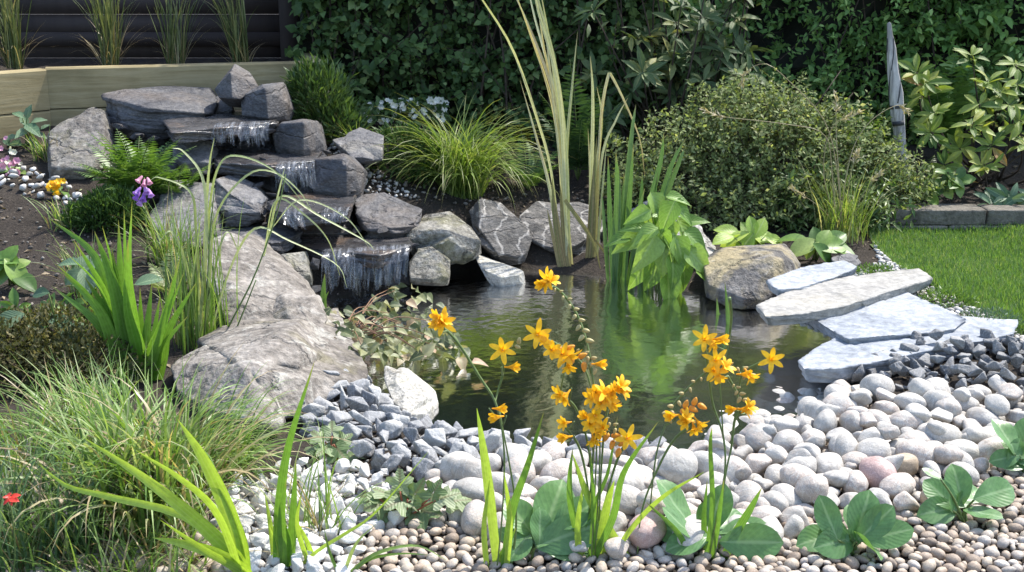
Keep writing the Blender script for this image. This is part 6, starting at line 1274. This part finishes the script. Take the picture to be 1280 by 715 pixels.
for lab, bx, by, lst in [('glossy leaf rosette behind the left orange flowering stems', 662, 700, [(690, 652, 92, 72), (655, 660, 70, 110), (718, 642, 60, 35), (712, 668, 84, 20), (700, 692, 70, 350), (652, 695, 56, 250), (640, 672, 40, 150), (676, 668, 60, 85)]),
                         ('glossy leaf rosette behind the right orange flowering stems', 880, 690, [(848, 632, 72, 112), (896, 640, 66, 68), (905, 655, 60, 40), (938, 684, 72, 355), (862, 690, 60, 215), (930, 662, 56, 15), (880, 655, 50, 95), (845, 668, 54, 150), (850, 655, 56, 135)]),
                         ('glossy leaf rosette standing in the gravel at front right', 1060, 694, [(1036, 648, 58, 112), (1078, 652, 66, 70), (1110, 668, 62, 12), (1046, 668, 46, 125), (1026, 692, 46, 195), (1082, 685, 50, 340), (1066, 660, 50, 88), (1095, 655, 60, 40), (1050, 690, 40, 210)]),
                         ('glossy leaf rosette beside the right edge of the cobbles', 1205, 655, [(1178, 618, 50, 130), (1200, 610, 46, 95), (1245, 615, 54, 18), (1178, 648, 40, 215), (1228, 645, 46, 350), (1215, 622, 44, 55), (1165, 592, 26, 150), (1190, 632, 44, 150)]),
                         ('glossy leaf rosette cut off by the right side of the photo', 1275, 592, [(1262, 545, 46, 105), (1282, 545, 48, 70), (1258, 572, 34, 190), (1270, 590, 36, 240), (1295, 560, 46, 30), (1290, 585, 44, 340), (1268, 560, 36, 130)])]:
    b0 = G(bx, by); Y = b0[1]; mx_, my_ = np.mean([q[0] for q in lst]), np.mean([q[1] for q in lst]) + 8
    lst = lst + [(mx_ + rng.normal(0, 8), my_ - 6 + rng.normal(0, 5), rng.uniform(26, 38), rng.uniform(55, 125)) for _ in range(3)]
    broad('leaf_rosette', lab, b0, [(x, y, L * 1.08, a, Y - .03 + .05 * rng.random()) for x, y, L, a in lst], m_bergenia, tpl=[leaf_tpl(12, .54 + .04 * q, .54 + .02 * q, .03 + .03 * q, .02 + .1 * q, 7, .55, .04 + .025 * (q % 3)) for q in range(5)], nrm=(.25, -.62, .65), Yj=.05, each=True, lift=.04)

# red flower at the left edge
c = G2(14, 760, 2.2); t = empty('red_flower', c, 'single red flower low at the left edge', 'flowers'); mb = MB(); st = MB(); n = 9; p = P(12, 621, 2.18)
scatter(mb, OVAL, np.repeat(p[None], n, 0) + rv(n, .003), np.c_[np.cos(np.arange(n) * .7), rng.normal(-.3, .2, n), .4 * np.sin(np.arange(n) * .7)], np.tile([0, -.6, .8], (n, 1)), rng.uniform(.014, .022, n)); mb.build('petals', m_red, t)
tube(st, [c, (c + p) / 2 + [.01, 0, 0], p], .002, .0015, 8, 5); st.build('stem', m_stem, t)

# ------------------------------------------------------------------ orange flowering plants
def flower_mesh(name, openness, seed):
    r_ = np.random.default_rng(seed); mb = MB(); np_ = 6; n = 8
    for k in range(np_):
        a = k * math.pi / 3 + r_.normal(0, .06); V = []; UV = []; op = openness * r_.uniform(.85, 1.15)
        for i in range(n + 1):
            t_ = i / n; out = .07 + .16 * t_ + op * max(0, t_ - .35) ** 1.15 * 1.25; z = .0 + 1.0 * t_ - op * max(0, t_ - .45) ** 1.6 * 1.1
            w = .03 + .165 * math.sin(math.pi * min(1, t_ * .93 + .04) ** 1.5) ** .8
            if i == n: w = .02
            for s in (-1, 0, 1):
                x = out - (.0 if s else .03) ; V.append((math.cos(a) * x - math.sin(a) * s * w, math.sin(a) * x + math.cos(a) * s * w, z)); UV.append((s * .5 + .5, t_))
        mb.add(V, [(i * 3 + j, i * 3 + j + 1, i * 3 + j + 4, i * 3 + j + 3) for i in range(n) for j in (0, 1)], None, UV)
    tube(mb, [(0, 0, -.35), (.01, 0, -.1), (0, 0, .18)], .05, .1, 6, 8, False)
    for k in range(3): tube(mb, [(0, 0, .2), (.03 * math.cos(k * 2.1), .03 * math.sin(k * 2.1), .7), (.12 * math.cos(k * 2.1), .12 * math.sin(k * 2.1), 1.0)], .012, .014, 6, 4)
    me = mb.mesh(name, (0, 0, 0)); me.materials.append(m_orange); return me
FM = [flower_mesh('open_flower', 1.0, 1), flower_mesh('open_flower', 1.2, 2), flower_mesh('flared_flower', .62, 3), flower_mesh('flared_flower', .75, 4), flower_mesh('trumpet_flower', .28, 5)]
def flower(parent, px, py, Y, d, kind, size=.027):
    p = P(px, py, Y); d = Vector(d).normalized(); q = d.to_track_quat('Z', 'Y') @ Euler((0, 0, rng.uniform(0, 6))).to_quaternion()
    o = bpy.data.objects.new('flower', FM[kind]); col.objects.link(o); o.parent = parent; s = size * rng.uniform(.92, 1.1)
    o.rotation_mode = 'QUATERNION'; o.rotation_quaternion = q; o.scale = (s, s, s); o.location = Vector(p - ORG[parent.name]) - d * s * .55; return p
def crocosmia(label, base, stems, flowers, leaves, buds, Y):
    c = np.array(base, float); t = empty('flowering_plant', c, label, 'flowers')
    for pts, w in leaves:
        b = MB(); hero(b, pts, px2m(w, Y), Y, Y + rng.normal(0, .04), 18, (rng.normal(0, .3), -1, .3), taper=2.8, fold=.3, basew=.75); b.build('leaf', m_sword if rng.random() < .6 else m_swordy, t)
    for pts in stems:
        b = MB(); tube(b, [P(x, y, Y + .02 * math.sin(i)) for i, (x, y) in enumerate(pts)], .0034, .0015, 26, 6); b.build('stem', m_stem, t)
    allst = np.concatenate([spline(np.array(p_, float), 60) for p_ in stems])
    for x, y, d, k in flowers:
        p = flower(t, x, y, Y - .03, d, k); q = p - np.array(unit(d)) * .030; dd = np.hypot(allst[:, 0] - x, (allst[:, 1] - y - 14) * .8); jx = allst[int(np.argmin(dd))]; s0 = P(jx[0], jx[1], Y)
        b = MB(); tube(b, [s0, (s0 + q) / 2 + np.array([0, 0, -.004]), q], .0021, .0016, 8, 5); b.build('flower_stalk', m_stem, t)
    bp = MB(); bo = MB()
    for (pts, n, mt) in buds:
        C = spline([P(x, y, Y - .005) for x, y in pts], n); T = unit(np.gradient(C, axis=0))
        for i in range(n):
            sgn = 1 if i % 2 else -1; sd_ = unit(np.cross(T[i], [0, 1, 0])) * sgn; L = .0085 + .011 * (i / n) if mt != 'o' else .022
            b = MB(); b.add(*_budshape(C[i], sd_ * .7 + T[i] * .5 + np.array([0, -.3, .2]), L)); b.build('bud', m_orangebud if mt == 'o' else m_budpale, t)
    return t
def _budshape(p, d, L):
    V, T = ico(2); d = unit(d); u = unit(np.cross(d, [.2, .3, 1])); v = np.cross(d, u); r = L * .27
    W = p + d * (V[:, 2:3] + 1) * L * .5 + (u * V[:, 0:1] + v * V[:, 1:2]) * r * (1 - .35 * V[:, 2:3]); return W, None, T
F_ = (0, -1, .35); FL = (-.8, -.6, .1); FR = (.85, -.5, .15); UR = (.6, -.4, .7); DN = (.1, -.7, -.6); UL = (-.55, -.6, .55); DR = (.5, -.6, -.55); DL = (-.5, -.6, -.55)
Y = 2.36
crocosmia('orange flowering plant with the fewest blooms left of centre', G2(622, 722, Y), [[(550, 406), (572, 428), (600, 472), (620, 505), (630, 560), (628, 640), (620, 722)], [(628, 440), (629, 465), (622, 490), (619, 503)], [(636, 725), (645, 640), (625, 515)]],
          [(545, 396, FL, 2), (553, 403, F_, 1), (545, 405, DL, 2), (557, 400, UR, 2), (628, 437, F_, 0), (643, 459, FR, 4), (627, 511, FR, 4), (618, 522, FL, 4)],
          [([(623, 722), (612, 620), (604, 560), (596, 510)], 15), ([(628, 722), (640, 640), (660, 580), (680, 514)], 11), ([(616, 722), (630, 690), (645, 660)], 10), ([(610, 722), (605, 660), (612, 600)], 9), ([(632, 722), (637, 650), (630, 590)], 9)],
          [([(634, 436), (648, 430)], 4, 'p')], Y)
crocosmia('orange flowering plant with the largest spray of blooms in the centre', G2(740, 722, Y + .03), [[(683, 353), (703, 367), (722, 395), (735, 435), (742, 480), (750, 560), (742, 722)], [(672, 420), (700, 432), (725, 452), (738, 482), (746, 545), (738, 722)], [(745, 498), (742, 560), (730, 722)], [(704, 530), (726, 565), (738, 640), (738, 722)], [(785, 547), (768, 585), (752, 650), (744, 722)], [(700, 492), (722, 515), (738, 580), (740, 722)], [(780, 480), (760, 510), (752, 580), (746, 722)]],
          [(683, 350, FL, 0), (676, 356, FL, 4), (690, 349, UR, 2), (672, 418, F_, 1), (680, 424, UL, 2), (690, 437, F_, 3), (703, 443, F_, 0), (713, 447, DR, 1), (711, 460, DN, 2), (752, 455, FR, 4), (698, 493, FL, 3), (705, 499, DL, 2), (738, 497, FL, 3), (745, 490, F_, 2), (757, 490, UR, 1), (778, 480, UR, 3), (781, 489, FR, 2), (752, 503, F_, 3), (768, 508, DR, 2), (760, 500, F_, 0), (704, 529, FL, 2), (704, 547, FL, 4), (738, 530, F_, 3), (748, 543, DR, 2), (752, 533, UL, 3), (744, 520, F_, 2), (785, 548, F_, 0), (742, 552, DN, 2), (730, 520, UL, 4), (764, 492, UL, 2), (770, 486, UR, 2)],
          [([(735, 722), (715, 640), (712, 600), (716, 560)], 10), ([(795, 716), (762, 665), (735, 620), (715, 566)], 14), ([(775, 722), (745, 670), (711, 630)], 13), ([(730, 722), (765, 650), (780, 590), (822, 528)], 10), ([(722, 722), (740, 640), (760, 590), (772, 520)], 8), ([(745, 722), (757, 640), (768, 600)], 13), ([(750, 722), (790, 660), (830, 620), (880, 590)], 8), ([(728, 722), (722, 660), (730, 600)], 9), ([(735, 722), (742, 650), (738, 560)], 8)],
          [([(694, 360), (712, 378), (724, 402), (732, 425)], 12, 'p'), ([(715, 438), (735, 445), (745, 460)], 9, 'p'), ([(700, 432), (730, 452)], 5, 'o'), ([(752, 520), (770, 535), (775, 550)], 9, 'p'), ([(760, 540), (775, 560)], 5, 'o')], Y + .03)
crocosmia('orange flowering plant with slender spaced sprays right of centre', G2(880, 722, Y + .05), [[(881, 428), (886, 470), (891, 505), (904, 545), (906, 590), (895, 650), (882, 722)], [(936, 512), (920, 520), (914, 560), (906, 600), (890, 722)], [(912, 372), (914, 400), (908, 440), (900, 470), (904, 545)], [(868, 530), (845, 547), (825, 580), (802, 640), (795, 722)], [(885, 463), (862, 484), (842, 506), (832, 530), (820, 570), (812, 640)], [(909, 470), (922, 495), (918, 520)], [(965, 448), (940, 458), (920, 470)]],
          [(881, 424, F_, 0), (892, 430, DR, 2), (904, 424, FR, 4), (895, 450, F_, 1), (893, 463, F_, 0), (898, 472, DN, 2), (909, 457, UR, 3), (934, 468, FR, 4), (940, 472, DR, 2), (965, 449, F_, 0), (838, 520, FL, 4), (859, 520, UR, 3), (856, 528, FL, 2), (868, 538, DN, 2), (876, 532, DR, 3), (934, 512, FR, 2), (938, 508, UR, 2), (914, 512, FL, 4)],
          [([(894, 722), (918, 670), (938, 636), (952, 610)], 12), ([(878, 722), (890, 640), (888, 560), (890, 534)], 7), ([(870, 722), (850, 670), (808, 628)], 8), ([(884, 722), (896, 660), (905, 600)], 9), ([(890, 722), (880, 660), (884, 600)], 9)],
          [([(883, 465), (862, 484), (842, 508), (834, 520)], 10, 'p'), ([(903, 455), (925, 460), (935, 470)], 6, 'p'), ([(918, 480), (928, 500)], 6, 'p'), ([(850, 512), (872, 505)], 5, 'o')], Y + .05)
